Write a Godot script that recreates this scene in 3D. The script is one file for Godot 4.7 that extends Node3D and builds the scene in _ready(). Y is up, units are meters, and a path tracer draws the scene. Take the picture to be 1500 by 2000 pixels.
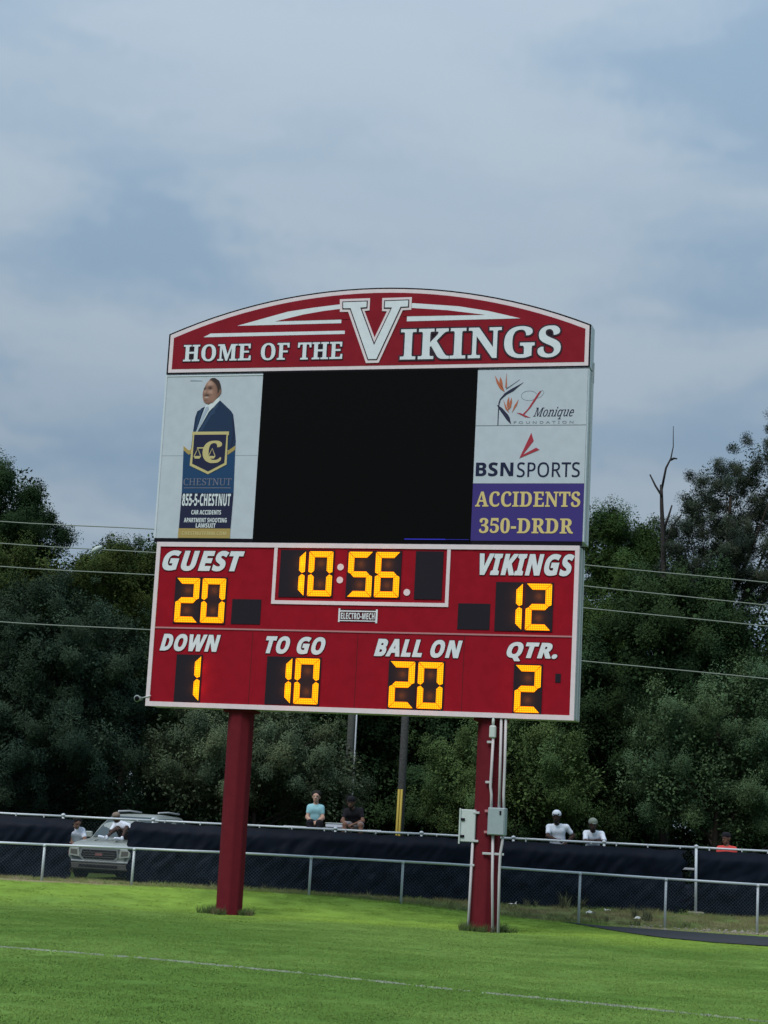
extends Node3D
# A high school football scoreboard at the end of a field under an overcast sky.

const CAM_H := 1.785
const BOARD_POS := Vector3(-0.4076, 0.0, -36.674)
const BOARD_TURN := 15.7145

var rng := RandomNumberGenerator.new()
var n_big := FastNoiseLite.new()
var n_mid := FastNoiseLite.new()
var n_fine := FastNoiseLite.new()
var used := {}
var M := {}

# ------------------------------------------------------------------ helpers
func lin(r: float, g: float, b: float) -> Color:
	return Color(r, g, b).linear_to_srgb()

func mat(c: Color, rough := 0.7, metal := 0.0) -> StandardMaterial3D:
	var m := StandardMaterial3D.new()
	m.albedo_color = c
	m.roughness = rough
	m.metallic = metal
	m.metallic_specular = 0.3
	return m

func noise_image(size: int, freq: float, oct: int, lo: float, hi: float, sd: int) -> ImageTexture:
	var n := FastNoiseLite.new()
	n.seed = sd
	n.frequency = freq
	n.fractal_octaves = oct
	var src := n.get_seamless_image(size, size)
	var im := Image.create(size, size, false, Image.FORMAT_RGB8)
	for y in size:
		for x in size:
			var v: float = lerp(lo, hi, src.get_pixel(x, y).r)
			im.set_pixel(x, y, Color(v, v, v))
	im.generate_mipmaps()
	return ImageTexture.create_from_image(im)

func weather(m: StandardMaterial3D, tex: Texture2D, scale: float) -> StandardMaterial3D:
	m.albedo_texture = tex
	m.uv1_triplanar = true
	m.uv1_scale = Vector3(scale, scale, scale)
	return m

func numbered(n: String) -> String:
	if not used.has(n):
		used[n] = 0
		return n
	used[n] += 1
	return "%s_%03d" % [n, used[n]]

func thing(called: String, label: String, category: String, at := Vector3.ZERO, turn := 0.0, group := "") -> Node3D:
	var o := Node3D.new()
	o.name = numbered(called)
	add_child(o)
	o.position = at
	o.rotation.y = turn
	tag(o, label, category, group)
	return o

func tag(o: Node, label: String, category: String, group := "", kind := "") -> void:
	if label: o.set_meta("label", label)
	if category: o.set_meta("category", category)
	if group: o.set_meta("group", group)
	if kind: o.set_meta("kind", kind)

func put(mesh: Mesh, called: String, m: Material, parent: Node, at := Vector3.ZERO) -> MeshInstance3D:
	var o := MeshInstance3D.new()
	o.name = numbered(called) if parent == self else called
	o.mesh = mesh
	o.material_override = m
	o.position = at
	parent.add_child(o, true)
	return o

func build(st: SurfaceTool, called: String, m: Material, parent: Node, at := Vector3.ZERO) -> MeshInstance3D:
	st.generate_normals()
	return put(st.commit(), called, m, parent, at)

func mb(smooth := false) -> SurfaceTool:
	var st := SurfaceTool.new()
	st.begin(Mesh.PRIMITIVE_TRIANGLES)
	st.set_smooth_group(0 if smooth else -1)
	return st

func tri(st: SurfaceTool, a: Vector3, b: Vector3, c: Vector3) -> void:
	st.add_vertex(a); st.add_vertex(b); st.add_vertex(c)

# quad given counter-clockwise as seen from the front
func quad(st: SurfaceTool, a: Vector3, b: Vector3, c: Vector3, d: Vector3) -> void:
	tri(st, a, c, b)
	tri(st, a, d, c)

# box with chamfered edges
func box(st: SurfaceTool, c: Vector3, s: Vector3, bev := 0.006, bas := Basis.IDENTITY) -> void:
	var h := s * 0.5
	var e: float = min(bev, min(h.x, min(h.y, h.z)) * 0.45)
	var faces := []
	for ax in 3:
		for sg in [-1.0, 1.0]:
			var pts := []
			var u := (ax + 1) % 3
			var v := (ax + 2) % 3
			for k in 4:
				var su: float = [-1.0, 1.0, 1.0, -1.0][k]
				var sv: float = [-1.0, -1.0, 1.0, 1.0][k]
				var p := Vector3.ZERO
				p[ax] = sg * h[ax]
				p[u] = su * (h[u] - e)
				p[v] = sv * (h[v] - e)
				pts.append(c + bas * p)
			if sg > 0: quad(st, pts[0], pts[1], pts[2], pts[3])
			else: quad(st, pts[3], pts[2], pts[1], pts[0])
	for ax in 3:
		var u := (ax + 1) % 3
		var v := (ax + 2) % 3
		for su in [-1.0, 1.0]:
			for sv in [-1.0, 1.0]:
				var q := []
				for k in 4:
					var p := Vector3.ZERO
					p[ax] = [-1.0, 1.0, 1.0, -1.0][k] * (h[ax] - e)
					if k < 2:
						p[u] = su * h[u]; p[v] = sv * (h[v] - e)
					else:
						p[u] = su * (h[u] - e); p[v] = sv * h[v]
					q.append(c + bas * p)
				if su * sv > 0: quad(st, q[3], q[2], q[1], q[0])
				else: quad(st, q[0], q[1], q[2], q[3])
	for sx in [-1.0, 1.0]:
		for sy in [-1.0, 1.0]:
			for sz in [-1.0, 1.0]:
				var a := c + bas * Vector3(sx * h.x, sy * (h.y - e), sz * (h.z - e))
				var b := c + bas * Vector3(sx * (h.x - e), sy * h.y, sz * (h.z - e))
				var d := c + bas * Vector3(sx * (h.x - e), sy * (h.y - e), sz * h.z)
				if sx * sy * sz > 0: tri(st, a, d, b)
				else: tri(st, a, b, d)

func box_part(c: Vector3, s: Vector3, called: String, m: Material, parent: Node, bev := 0.006, bas := Basis.IDENTITY) -> MeshInstance3D:
	var st := mb()
	box(st, c, s, bev, bas)
	return build(st, called, m, parent)

func tube(st: SurfaceTool, pts: Array, radii: Array, sides := 8, caps := true) -> void:
	var rings := []
	for i in pts.size():
		var t: Vector3
		if i == 0: t = pts[1] - pts[0]
		elif i == pts.size() - 1: t = pts[i] - pts[i - 1]
		else: t = pts[i + 1] - pts[i - 1]
		t = t.normalized()
		var ref := Vector3(0.13, 0.21, 0.97) if absf(t.z) < 0.8 else Vector3(0.97, 0.21, 0.13)
		var a := t.cross(ref).normalized()
		var b := t.cross(a).normalized()
		var ring := []
		for k in sides:
			var an := TAU * k / sides
			ring.append(pts[i] + (a * cos(an) + b * sin(an)) * radii[min(i, radii.size() - 1)])
		rings.append(ring)
	for i in rings.size() - 1:
		for k in sides:
			var k2 := (k + 1) % sides
			quad(st, rings[i][k], rings[i][k2], rings[i + 1][k2], rings[i + 1][k])
	if caps:
		for k in range(1, sides - 1):
			tri(st, rings[0][0], rings[0][k], rings[0][k + 1])
			var l: Array = rings[-1]
			tri(st, l[0], l[k + 1], l[k])

func tube_part(pts: Array, radii: Array, called: String, m: Material, parent: Node, sides := 8) -> MeshInstance3D:
	var st := mb(true)
	tube(st, pts, radii, sides)
	return build(st, called, m, parent)

# flat shape with thickness: polygon in x, y; front face at z1, back at z0
func slab(st: SurfaceTool, poly: PackedVector2Array, z0: float, z1: float, back := false, uvs := 0.0) -> void:
	var p := poly.duplicate()
	if not Geometry2D.is_polygon_clockwise(p): pass
	else: p.reverse()
	var idx := Geometry2D.triangulate_polygon(p)
	if idx.is_empty():
		# touching outline points: shrink by a hair and try once more
		var again := Geometry2D.offset_polygon(p, -0.0006)
		if not again.is_empty():
			p = again[0]
			idx = Geometry2D.triangulate_polygon(p)
		if idx.is_empty(): print("no triangles for a shape of ", p.size())
	for i in range(0, idx.size(), 3):
		var q := [p[idx[i]], p[idx[i + 1]], p[idx[i + 2]]]
		if (q[1] - q[0]).cross(q[2] - q[0]) > 0: q = [q[0], q[2], q[1]]
		for w in q:
			if uvs > 0.0: st.set_uv(w / uvs)
			st.add_vertex(Vector3(w.x, w.y, z1))
		if back:
			for w in [q[0], q[2], q[1]]: st.add_vertex(Vector3(w.x, w.y, z0))
	var ccw := not Geometry2D.is_polygon_clockwise(p)
	for i in p.size():
		var a := p[i]
		var b := p[(i + 1) % p.size()]
		if not ccw:
			var t := a
			a = b
			b = t
		var w := [Vector3(a.x, a.y, z0), Vector3(b.x, b.y, z0), Vector3(b.x, b.y, z1), Vector3(a.x, a.y, z1)]
		for k in [0, 2, 1, 0, 3, 2]:
			if uvs > 0.0: st.set_uv(Vector2(w[k].x, w[k].y) / uvs)
			st.add_vertex(w[k])

func slab_part(poly: Array, z0: float, z1: float, called: String, m: Material, parent: Node, back := false) -> MeshInstance3D:
	var st := mb()
	slab(st, PackedVector2Array(poly), z0, z1, back)
	return build(st, called, m, parent)

func rect(x0: float, y0: float, x1: float, y1: float) -> Array:
	return [Vector2(x0, y0), Vector2(x1, y0), Vector2(x1, y1), Vector2(x0, y1)]

# ring between an outer and an inner outline with the same number of points
func ring_part(outer: Array, inner: Array, z0: float, z1: float, called: String, m: Material, parent: Node) -> MeshInstance3D:
	var st := mb()
	var n := outer.size()
	for i in n:
		var j := (i + 1) % n
		var a: Vector2 = outer[i]
		var b: Vector2 = outer[j]
		var c: Vector2 = inner[j]
		var d: Vector2 = inner[i]
		quad(st, Vector3(a.x, a.y, z1), Vector3(b.x, b.y, z1), Vector3(c.x, c.y, z1), Vector3(d.x, d.y, z1))
		quad(st, Vector3(a.x, a.y, z0), Vector3(b.x, b.y, z0), Vector3(b.x, b.y, z1), Vector3(a.x, a.y, z1))
		quad(st, Vector3(d.x, d.y, z1), Vector3(c.x, c.y, z1), Vector3(c.x, c.y, z0), Vector3(d.x, d.y, z0))
	return build(st, called, m, parent)

func stroke(pts: Array, w0: float, w1: float) -> Array:
	var l := []
	var r := []
	for i in pts.size():
		var a: Vector2 = pts[max(i - 1, 0)]
		var b: Vector2 = pts[min(i + 1, pts.size() - 1)]
		var nn := (b - a).normalized().orthogonal()
		var t := float(i) / (pts.size() - 1)
		var w: float = lerp(w0, w1, t) * 0.5
		l.append(pts[i] + nn * w)
		r.push_front(pts[i] - nn * w)
	return l + r

var fonts := {}
# [font, extra weight as a share of the letter height]
func font(family: String, weight: int, bold: float) -> Array:
	var key := "%s %d" % [family, weight]
	if not fonts.has(key):
		var sf := SystemFont.new()
		sf.font_names = PackedStringArray([family])
		sf.font_weight = weight
		fonts[key] = sf
	return [fonts[key], bold]

# outlines of one glyph as polygons without holes, thickened by grow units
func glyph(f: Font, ch: int, grow: float) -> Array:
	var ts := TextServerManager.get_primary_interface()
	var rid: RID = f.get_rids()[0]
	var gi := ts.font_get_glyph_index(rid, 96, ch, 0)
	var adv := ts.font_get_glyph_advance(rid, 96, gi).x
	var d := ts.font_get_glyph_contours(rid, 96, gi)
	var outs := []
	var holes := []
	if d.has("points"):
		var pts: PackedVector3Array = d.points
		var ends: PackedInt32Array = d.contours
		var start := 0
		for e in ends:
			var q := []
			for i in range(start, e + 1): q.append(pts[i])
			start = e + 1
			# make the implied on-curve points explicit
			var full := []
			for i in q.size():
				var a: Vector3 = q[i]
				var b: Vector3 = q[(i + 1) % q.size()]
				full.append(a)
				if int(a.z) != 1 and int(b.z) != 1: full.append(Vector3((a.x + b.x) * 0.5, (a.y + b.y) * 0.5, 1))
			while int(full[0].z) != 1: full.append(full.pop_front())
			var poly := PackedVector2Array()
			var i := 0
			while i < full.size():
				var a: Vector3 = full[i]
				var b: Vector3 = full[(i + 1) % full.size()]
				poly.append(Vector2(a.x, -a.y))
				if int(b.z) == 1:
					i += 1
				else:
					var c: Vector3 = full[(i + 2) % full.size()]
					for k in range(1, 5):
						var t := k / 5.0
						var p := a.lerp(b, t).lerp(b.lerp(c, t), t)
						poly.append(Vector2(p.x, -p.y))
					i += 2
			var clean := PackedVector2Array()
			for v in poly:
				if clean.is_empty() or v.distance_to(clean[-1]) > 0.02: clean.append(v)
			while clean.size() > 3 and clean[0].distance_to(clean[-1]) < 0.02: clean.remove_at(clean.size() - 1)
			outs.append(clean)
	# a contour lying inside another one is a hole
	var solid := []
	for p in outs:
		var inside := false
		for o in outs:
			if o != p and Geometry2D.is_point_in_polygon(p[0], o): inside = true
		if inside: holes.append(p)
		else: solid.append(p)
	var res := []
	for p in solid:
		var g: Array = Geometry2D.offset_polygon(p, grow, Geometry2D.JOIN_MITER) if grow > 0.0 else [p]
		var mine := []
		for h in holes:
			if Geometry2D.is_point_in_polygon(h[0], p):
				for hh in (Geometry2D.offset_polygon(h, -grow, Geometry2D.JOIN_MITER) if grow > 0.0 else [h]): mine.append(hh)
		for body in g:
			if mine.is_empty():
				res.append(body)
				continue
			var cx := 0.0
			for h in mine:
				var lo := 1e9
				var hi := -1e9
				for v in h:
					lo = minf(lo, v.x)
					hi = maxf(hi, v.x)
				cx += (lo + hi) * 0.5 / mine.size()
			for half in [PackedVector2Array([Vector2(cx - 999, -999), Vector2(cx, -999), Vector2(cx, 999), Vector2(cx - 999, 999)]), PackedVector2Array([Vector2(cx, -999), Vector2(cx + 999, -999), Vector2(cx + 999, 999), Vector2(cx, 999)])]:
				var parts: Array = Geometry2D.intersect_polygons(body, half)
				for h in mine:
					var nxt := []
					for q in parts: nxt.append_array(Geometry2D.clip_polygons(q, h))
					parts = nxt
				res.append_array(parts)
	return [res, adv]

# lettering stretched to a rectangle, leaning by shear
func text_part(s: String, f: Array, r: Array, shear: float, z0: float, z1: float, called: String, m: Material, parent: Node, extra := 0.0) -> MeshInstance3D:
	var polys := []
	var pen := 0.0
	var lo := Vector2(1e9, 1e9)
	var hi := -lo
	for i in s.length():
		var g := glyph(f[0], s.unicode_at(i), f[1] + extra)
		for p in g[0]:
			var q := PackedVector2Array()
			for v in p:
				var w := Vector2(v.x + pen + v.y * shear, v.y)
				q.append(w)
				lo = lo.min(w)
				hi = hi.max(w)
			polys.append(q)
		pen += g[1] + f[1] * 1.6
	# a wider outline keeps the placing of the plain letters
	lo += Vector2(extra, extra)
	hi -= Vector2(extra, extra)
	var st := mb()
	for q in polys:
		var o := PackedVector2Array()
		for v in q:
			var t: Vector2 = (v - lo) / (hi - lo)
			o.append(Vector2(lerpf(r[0], r[2], t.x), lerpf(r[1], r[3], t.y)))
		slab(st, o, z0, z1)
	return build(st, called, m, parent)

# ------------------------------------------------------------------ terrain
func ground_y(x: float, z: float) -> float:
	var front: float = lerp(0.35, 0.03, smoothstep(-1.5, 5.2, x))
	if z > -37.9: return 0.0
	if z > -41.0: return front * smoothstep(-37.9, -41.0, z)
	if z > -44.3: return lerp(front, 0.24, smoothstep(-41.0, -44.0, z))
	return lerp(0.24, 0.12, smoothstep(-44.5, -50.0, z))

func ground_color(x: float, z: float) -> Color:
	var dark := Vector3(0.104, 0.196, 0.046)
	var mid := Vector3(0.144, 0.248, 0.062)
	var lime := Vector3(0.222, 0.348, 0.062)
	var dry := Vector3(0.200, 0.185, 0.085)
	var sand := Vector3(0.34, 0.28, 0.19)
	var a := n_big.get_noise_2d(x * 1.0, z * 1.6)
	var b := n_mid.get_noise_2d(x, z * 1.5)
	var f := n_fine.get_noise_2d(x, z)
	var c := dark.lerp(mid, clampf(0.5 + a * 1.4 + b * 0.7, 0, 1))
	var edge := -35.6 + (0.9 if x < -3.0 else 0.0) * -1.0 + clampf((x - 1.0) * 0.22, 0, 1.6)
	var l := smoothstep(edge + 1.4, edge - 2.0, z + a * 2.6 + b * 1.6)
	c = c.lerp(lime, clampf(l * (0.86 + 0.35 * b), 0, 1))
	# dry bank behind the front fence
	var d := smoothstep(-40.8 + b * 0.5, -41.5 + b * 0.5, z)
	c = c.lerp(dry.lerp(mid, clampf(0.25 + b * 0.9, 0, 0.8)), d)
	# beyond the back fence: rough grass, then woodland floor
	c = c.lerp(Vector3(0.055, 0.085, 0.025), smoothstep(-45.0, -46.0, z))
	c = c.lerp(Vector3(0.030, 0.026, 0.016), smoothstep(-54.0, -58.0, z))
	# bare sandy soil along the fence line
	var s1 := smoothstep(0.75, 0.2, absf(z + 40.7 + b * 0.25)) * smoothstep(4.6, 6.4, x + b * 1.2)
	var s2 := smoothstep(0.42, 0.1, absf(z + 41.0 + b * 0.2)) * smoothstep(-4.4, -6.2, x + b * 1.5)
	c = c.lerp(sand, clampf(max(s1, s2) * (0.75 + f * 0.9), 0, 1))
	c *= 1.0 + f * 0.16 + b * 0.10
	return Color(max(c.x, 0.005), max(c.y, 0.005), max(c.z, 0.003))

func make_ground() -> void:
	var xs := [-500.0, -250.0, -120.0, -70.0, -45.0, -32.0, -24.0]
	var x := -19.0
	while x < 19.01:
		xs.append(x)
		x += 0.2
	xs.append_array([24.0, 32.0, 45.0, 70.0, 120.0, 250.0, 500.0])
	var zs := [120.0, 60.0, 30.0, 10.0, 0.0, -6.0, -10.0, -12.0]
	var z := -14.0
	while z > -58.01:
		zs.append(z)
		z -= 0.2
	zs.append_array([-62.0, -70.0, -85.0, -110.0, -160.0, -260.0, -500.0])
	var verts := PackedVector3Array()
	var cols := PackedColorArray()
	var nor := PackedVector3Array()
	var ix := PackedInt32Array()
	for zz in zs:
		for xx in xs:
			verts.append(Vector3(xx, ground_y(xx, zz), zz))
			cols.append(ground_color(xx, zz))
			var e := 0.2
			nor.append(Vector3(ground_y(xx - e, zz) - ground_y(xx + e, zz), 2 * e, ground_y(xx, zz - e) - ground_y(xx, zz + e)).normalized())
	var w := xs.size()
	for j in zs.size() - 1:
		for i in w - 1:
			var a := j * w + i
			ix.append_array(PackedInt32Array([a, a + w, a + 1, a + 1, a + w, a + w + 1]))
	var arr := []
	arr.resize(Mesh.ARRAY_MAX)
	arr[Mesh.ARRAY_VERTEX] = verts
	arr[Mesh.ARRAY_NORMAL] = nor
	arr[Mesh.ARRAY_COLOR] = cols
	arr[Mesh.ARRAY_INDEX] = ix
	var am := ArrayMesh.new()
	am.add_surface_from_arrays(Mesh.PRIMITIVE_TRIANGLES, arr)
	var m := mat(Color.WHITE, 0.95)
	m.vertex_color_use_as_albedo = true
	m.albedo_texture = M.turf_tex
	m.uv1_triplanar = true
	m.uv1_world_triplanar = true
	m.uv1_scale = Vector3(0.9, 0.9, 0.9)
	m.specular_mode = BaseMaterial3D.SPECULAR_DISABLED
	var o := put(am, "ground", m, self)
	tag(o, "", "", "", "structure")

func blade_clump(sd: int, blades: int, radius: float, h0: float, h1: float, wide: float, lean: float) -> ArrayMesh:
	var r := RandomNumberGenerator.new()
	r.seed = sd
	var verts := PackedVector3Array()
	var nor := PackedVector3Array()
	var cols := PackedColorArray()
	for i in blades:
		var an := r.randf() * TAU
		var d := radius * sqrt(r.randf())
		var p := Vector3(cos(an) * d, -0.004, sin(an) * d)
		var dir := Vector3.RIGHT.rotated(Vector3.UP, r.randf() * TAU)
		var bend := Vector3.RIGHT.rotated(Vector3.UP, r.randf() * TAU) * r.randf_range(0.1, lean)
		var h := r.randf_range(h0, h1)
		var a := p - dir * wide * 0.5
		var b := p + dir * wide * 0.5
		var m1 := p + Vector3(0, h * 0.6, 0) + bend * h * 0.35
		var t := p + Vector3(0, h, 0) + bend * h
		var c1 := m1 - dir * wide * 0.4
		var c2 := m1 + dir * wide * 0.4
		var v := r.randf_range(0.9, 1.12)
		var tint := Color(v * r.randf_range(0.9, 1.15), v, v * r.randf_range(0.8, 1.1))
		var nn := dir.cross(Vector3.UP).normalized() * 0.12 + Vector3.UP
		var order := [a, c1, b, b, c1, c2, c1, t, c2]
		if (b - a).cross(c1 - a).dot(Vector3(0, 0.4, 1)) < 0.0: order = [a, b, c1, b, c2, c1, c1, c2, t]
		for q in order:
			verts.append(q)
			nor.append(nn.normalized())
			cols.append(tint)
	var arr := []
	arr.resize(Mesh.ARRAY_MAX)
	arr[Mesh.ARRAY_VERTEX] = verts
	arr[Mesh.ARRAY_NORMAL] = nor
	arr[Mesh.ARRAY_COLOR] = cols
	var am := ArrayMesh.new()
	am.add_surface_from_arrays(Mesh.PRIMITIVE_TRIANGLES, arr)
	return am

func multi(mesh: Mesh, xf: Array, cols: Array, called: String, m: Material, parent: Node) -> MultiMeshInstance3D:
	var mm := MultiMesh.new()
	mm.transform_format = MultiMesh.TRANSFORM_3D
	mm.use_colors = true
	mm.mesh = mesh
	mm.instance_count = xf.size()
	for i in xf.size():
		mm.set_instance_transform(i, xf[i])
		mm.set_instance_color(i, cols[i])
	var o := MultiMeshInstance3D.new()
	o.name = numbered(called) if parent == self else called
	o.multimesh = mm
	o.material_override = m
	parent.add_child(o, true)
	return o

func in_track(x: float, z: float) -> bool:
	return Geometry2D.is_point_in_polygon(Vector2(x, z), PackedVector2Array(TRACK_NEAR + TRACK_FAR_BACK))

const TRACK_NEAR := [Vector2(4.35, -41.1), Vector2(4.75, -40.2), Vector2(5.19, -39.0), Vector2(5.95, -37.25), Vector2(6.82, -36.4), Vector2(7.77, -36.1), Vector2(10.0, -35.9), Vector2(20.0, -35.8)]
const TRACK_FAR := [Vector2(4.36, -41.15), Vector2(4.8, -40.75), Vector2(5.3, -40.35), Vector2(6.44, -40.08), Vector2(7.2, -39.8), Vector2(8.5, -39.5), Vector2(11.0, -39.2), Vector2(20.0, -39.0)]
const TRACK_FAR_BACK := [Vector2(20.0, -39.0), Vector2(11.0, -39.2), Vector2(8.5, -39.5), Vector2(7.2, -39.8), Vector2(6.44, -40.08), Vector2(5.3, -40.35), Vector2(4.8, -40.75), Vector2(4.36, -41.15)]

func make_grass() -> void:
	var meshes := [blade_clump(11, 110, 0.2, 0.007, 0.017, 0.011, 1.6), blade_clump(12, 110, 0.2, 0.006, 0.015, 0.011, 1.6)]
	var m := mat(Color.WHITE, 0.85)
	m.vertex_color_use_as_albedo = true
	m.backlight_enabled = true
	m.backlight = Color(0.25, 0.25, 0.25)
	m.specular_mode = BaseMaterial3D.SPECULAR_DISABLED
	for k in 2:
		var xf := []
		var cols := []
		for i in 4500:
			var z := -15.0 - pow(rng.randf(), 0.85) * 26.5
			var half := -z * 0.235 + 0.5
			var x := rng.randf_range(-half, half) + 0.3
			if in_track(x, z): continue
			var s := rng.randf_range(0.8, 1.25)
			xf.append(Transform3D(Basis(Vector3.UP, rng.randf_range(-0.7, 0.7)).scaled(Vector3(s, s * rng.randf_range(0.7, 1.3), s)), Vector3(x, ground_y(x, z) + 0.002, z)))
			var c := ground_color(x, z) * rng.randf_range(0.95, 1.2)
			c.a = 1.0
			cols.append(c)
		var o := multi(meshes[k], xf, cols, "turf_grass", m, self)
		tag(o, "short mown green grass covering the playing field" if k == 0 else "short mown green turf of the end zone", "grass", "", "stuff")
	# rough dry grass on the bank behind the front fence
	var rough := blade_clump(21, 60, 0.22, 0.05, 0.16, 0.008, 0.8)
	var xf2 := []
	var cols2 := []
	for i in 2600:
		var z := rng.randf_range(-41.0, -45.6)
		var x := rng.randf_range(-11.5, 12.0)
		if rng.randf() < 0.35: continue
		var s := rng.randf_range(0.5, 1.1)
		xf2.append(Transform3D(Basis(Vector3.UP, rng.randf_range(-0.7, 0.7)).scaled(Vector3(s, s * rng.randf_range(0.4, 1.0), s)), Vector3(x, ground_y(x, z), z)))
		var c := ground_color(x, z) * rng.randf_range(0.85, 1.15)
		c.a = 1.0
		cols2.append(c)
	var o2 := multi(rough, xf2, cols2, "rough_grass", m, self)
	tag(o2, "dry rough grass on the bank between the two fences", "grass", "", "stuff")

func make_track() -> void:
	var st := mb(true)
	var steps := 10
	for i in TRACK_NEAR.size() - 1:
		for s in 4:
			var t0 := s / 4.0
			var t1 := (s + 1) / 4.0
			var a0: Vector2 = TRACK_NEAR[i].lerp(TRACK_NEAR[i + 1], t0)
			var a1: Vector2 = TRACK_NEAR[i].lerp(TRACK_NEAR[i + 1], t1)
			var b0: Vector2 = TRACK_FAR[i].lerp(TRACK_FAR[i + 1], t0)
			var b1: Vector2 = TRACK_FAR[i].lerp(TRACK_FAR[i + 1], t1)
			for k in steps:
				var p := [a0.lerp(b0, float(k) / steps), a1.lerp(b1, float(k) / steps), a1.lerp(b1, float(k + 1) / steps), a0.lerp(b0, float(k + 1) / steps)]
				var q := []
				for w in p: q.append(Vector3(w.x, ground_y(w.x, w.y) + 0.018, w.y))
				quad(st, q[0], q[1], q[2], q[3])
	var m := weather(mat(lin(0.045, 0.048, 0.055), 0.85), M.grain_tex, 1.3)
	var o := build(st, "running_track", m, self)
	tag(o, "", "", "", "structure")

func make_line() -> void:
	# faint chalk line left on the grass: broken flecks of paint on the turf
	var pts := [Vector2(-9.0, -26.2), Vector2(-4.83, -25.35), Vector2(-2.70, -24.6), Vector2(-0.65, -23.46), Vector2(1.19, -22.2), Vector2(2.86, -21.22), Vector2(4.36, -20.2), Vector2(7.0, -18.5)]
	var mesh := blade_clump(31, 14, 0.05, 0.008, 0.02, 0.011, 1.5)
	var xf := []
	var cols := []
	for i in pts.size() - 1:
		var len: float = pts[i].distance_to(pts[i + 1])
		for k in int(len * 75):
			var p: Vector2 = pts[i].lerp(pts[i + 1], rng.randf())
			p += Vector2(rng.randfn() * 0.012, rng.randfn() * 0.022)
			var dens: float = 0.62 + n_mid.get_noise_2d(p.x * 2.2, p.y * 0.6) * 0.8
			if rng.randf() > dens: continue
			var s := rng.randf_range(0.6, 1.2)
			xf.append(Transform3D(Basis(Vector3.UP, rng.randf_range(-0.7, 0.7)).scaled(Vector3(s, s, s)), Vector3(p.x, 0.006, p.y)))
			var w := rng.randf_range(0.2, 0.4)
			cols.append(Color(w * 0.85, w, w * 0.8))
	var m := mat(Color.WHITE, 0.9)
	m.vertex_color_use_as_albedo = true
	var o := multi(mesh, xf, cols, "chalk_line", m, self)
	tag(o, "faint broken white paint line across the near grass", "field line", "", "stuff")

# ------------------------------------------------------------------ scoreboard
const SEGS := {"0": "abcdef", "1": "bc", "2": "abged", "5": "afgcd", "6": "afgedc"}

func arch(half: float, y0: float, y1: float, apex: float, n := 28) -> Array:
	var o := [Vector2(-half, y0), Vector2(half, y0)]
	for i in n + 1:
		var t := 1.0 - 2.0 * i / n
		var x := half * t
		# circular arc through the corner and the apex
		var sag := apex - y1
		var rad := (half * half + sag * sag) / (2.0 * sag)
		o.append(Vector2(x, apex - rad + sqrt(max(rad * rad - x * x, 0.0))))
	return o

func seven(root: Node3D, ch: String, x: float, y: float, w: float, h: float, z: float) -> void:
	var t := w * 0.235
	var g := w * 0.010
	var m := h * 0.5
	var P := {
		"a": [Vector2(g * 2, h), Vector2(w - g * 2, h), Vector2(w - t - g, h - t), Vector2(t + g, h - t)],
		"d": [Vector2(t + g, t), Vector2(w - t - g, t), Vector2(w - g * 2, 0), Vector2(g * 2, 0)],
		"g": [Vector2(t * 0.5 + g, m), Vector2(t + g, m + t * 0.5), Vector2(w - t - g, m + t * 0.5), Vector2(w - t * 0.5 - g, m), Vector2(w - t - g, m - t * 0.5), Vector2(t + g, m - t * 0.5)],
		"f": [Vector2(0, h - g * 2), Vector2(t, h - t - g), Vector2(t, m + t * 0.5 + g), Vector2(t * 0.5, m + g * 2), Vector2(0, m + t * 0.35)],
		"b": [Vector2(w, h - g * 2), Vector2(w, m + t * 0.35), Vector2(w - t * 0.5, m + g * 2), Vector2(w - t, m + t * 0.5 + g), Vector2(w - t, h - t - g)],
		"e": [Vector2(0, g * 2), Vector2(0, m - t * 0.35), Vector2(t * 0.5, m - g * 2), Vector2(t, m - t * 0.5 - g), Vector2(t, t + g)],
		"c": [Vector2(w, g * 2), Vector2(w - t, t + g), Vector2(w - t, m - t * 0.5 - g), Vector2(w - t * 0.5, m - g * 2), Vector2(w, m - t * 0.35)],
	}
	var dig := Node3D.new()
	dig.name = "score_digit"
	dig.position = Vector3(x, y, z)
	root.add_child(dig, true)
	slab_part(rect(-0.03, -0.025, w + 0.03, h + 0.025), -0.02, 0.012, "digit_window", M.window, dig)
	if ch == "": return
	for s in SEGS[ch]:
		var st := mb()
		slab(st, PackedVector2Array(P[s]), 0.005, 0.024, false, 0.11)
		build(st, "segment", M.led, dig)
	# the light the lit lamps throw on the panel round them
	for yy in [0.27, 0.73]:
		var l := OmniLight3D.new()
		l.name = "digit_light"
		l.position = Vector3(w * (0.85 if ch == "1" else 0.5), h * yy, 0.10)
		l.light_color = Color(1.0, 0.55, 0.08)
		l.light_energy = 0.03
		l.light_size = 0.06
		l.omni_range = 6.0
		l.omni_attenuation = 2.0
		l.shadow_enabled = true
		dig.add_child(l, true)

func letters(s: String, f: Array, fo: Array, r: Array, shear: float, mrg: float, mlet: Material, mout: Material, z: float, parent: Node) -> void:
	if mout: text_part(s, f, r, shear, z - 0.002, z + 0.004, "letter_outline", mout, parent, fo[1] - f[1])
	text_part(s, f, r, shear, z - 0.001, z + 0.010, "lettering", mlet, parent)

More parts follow.
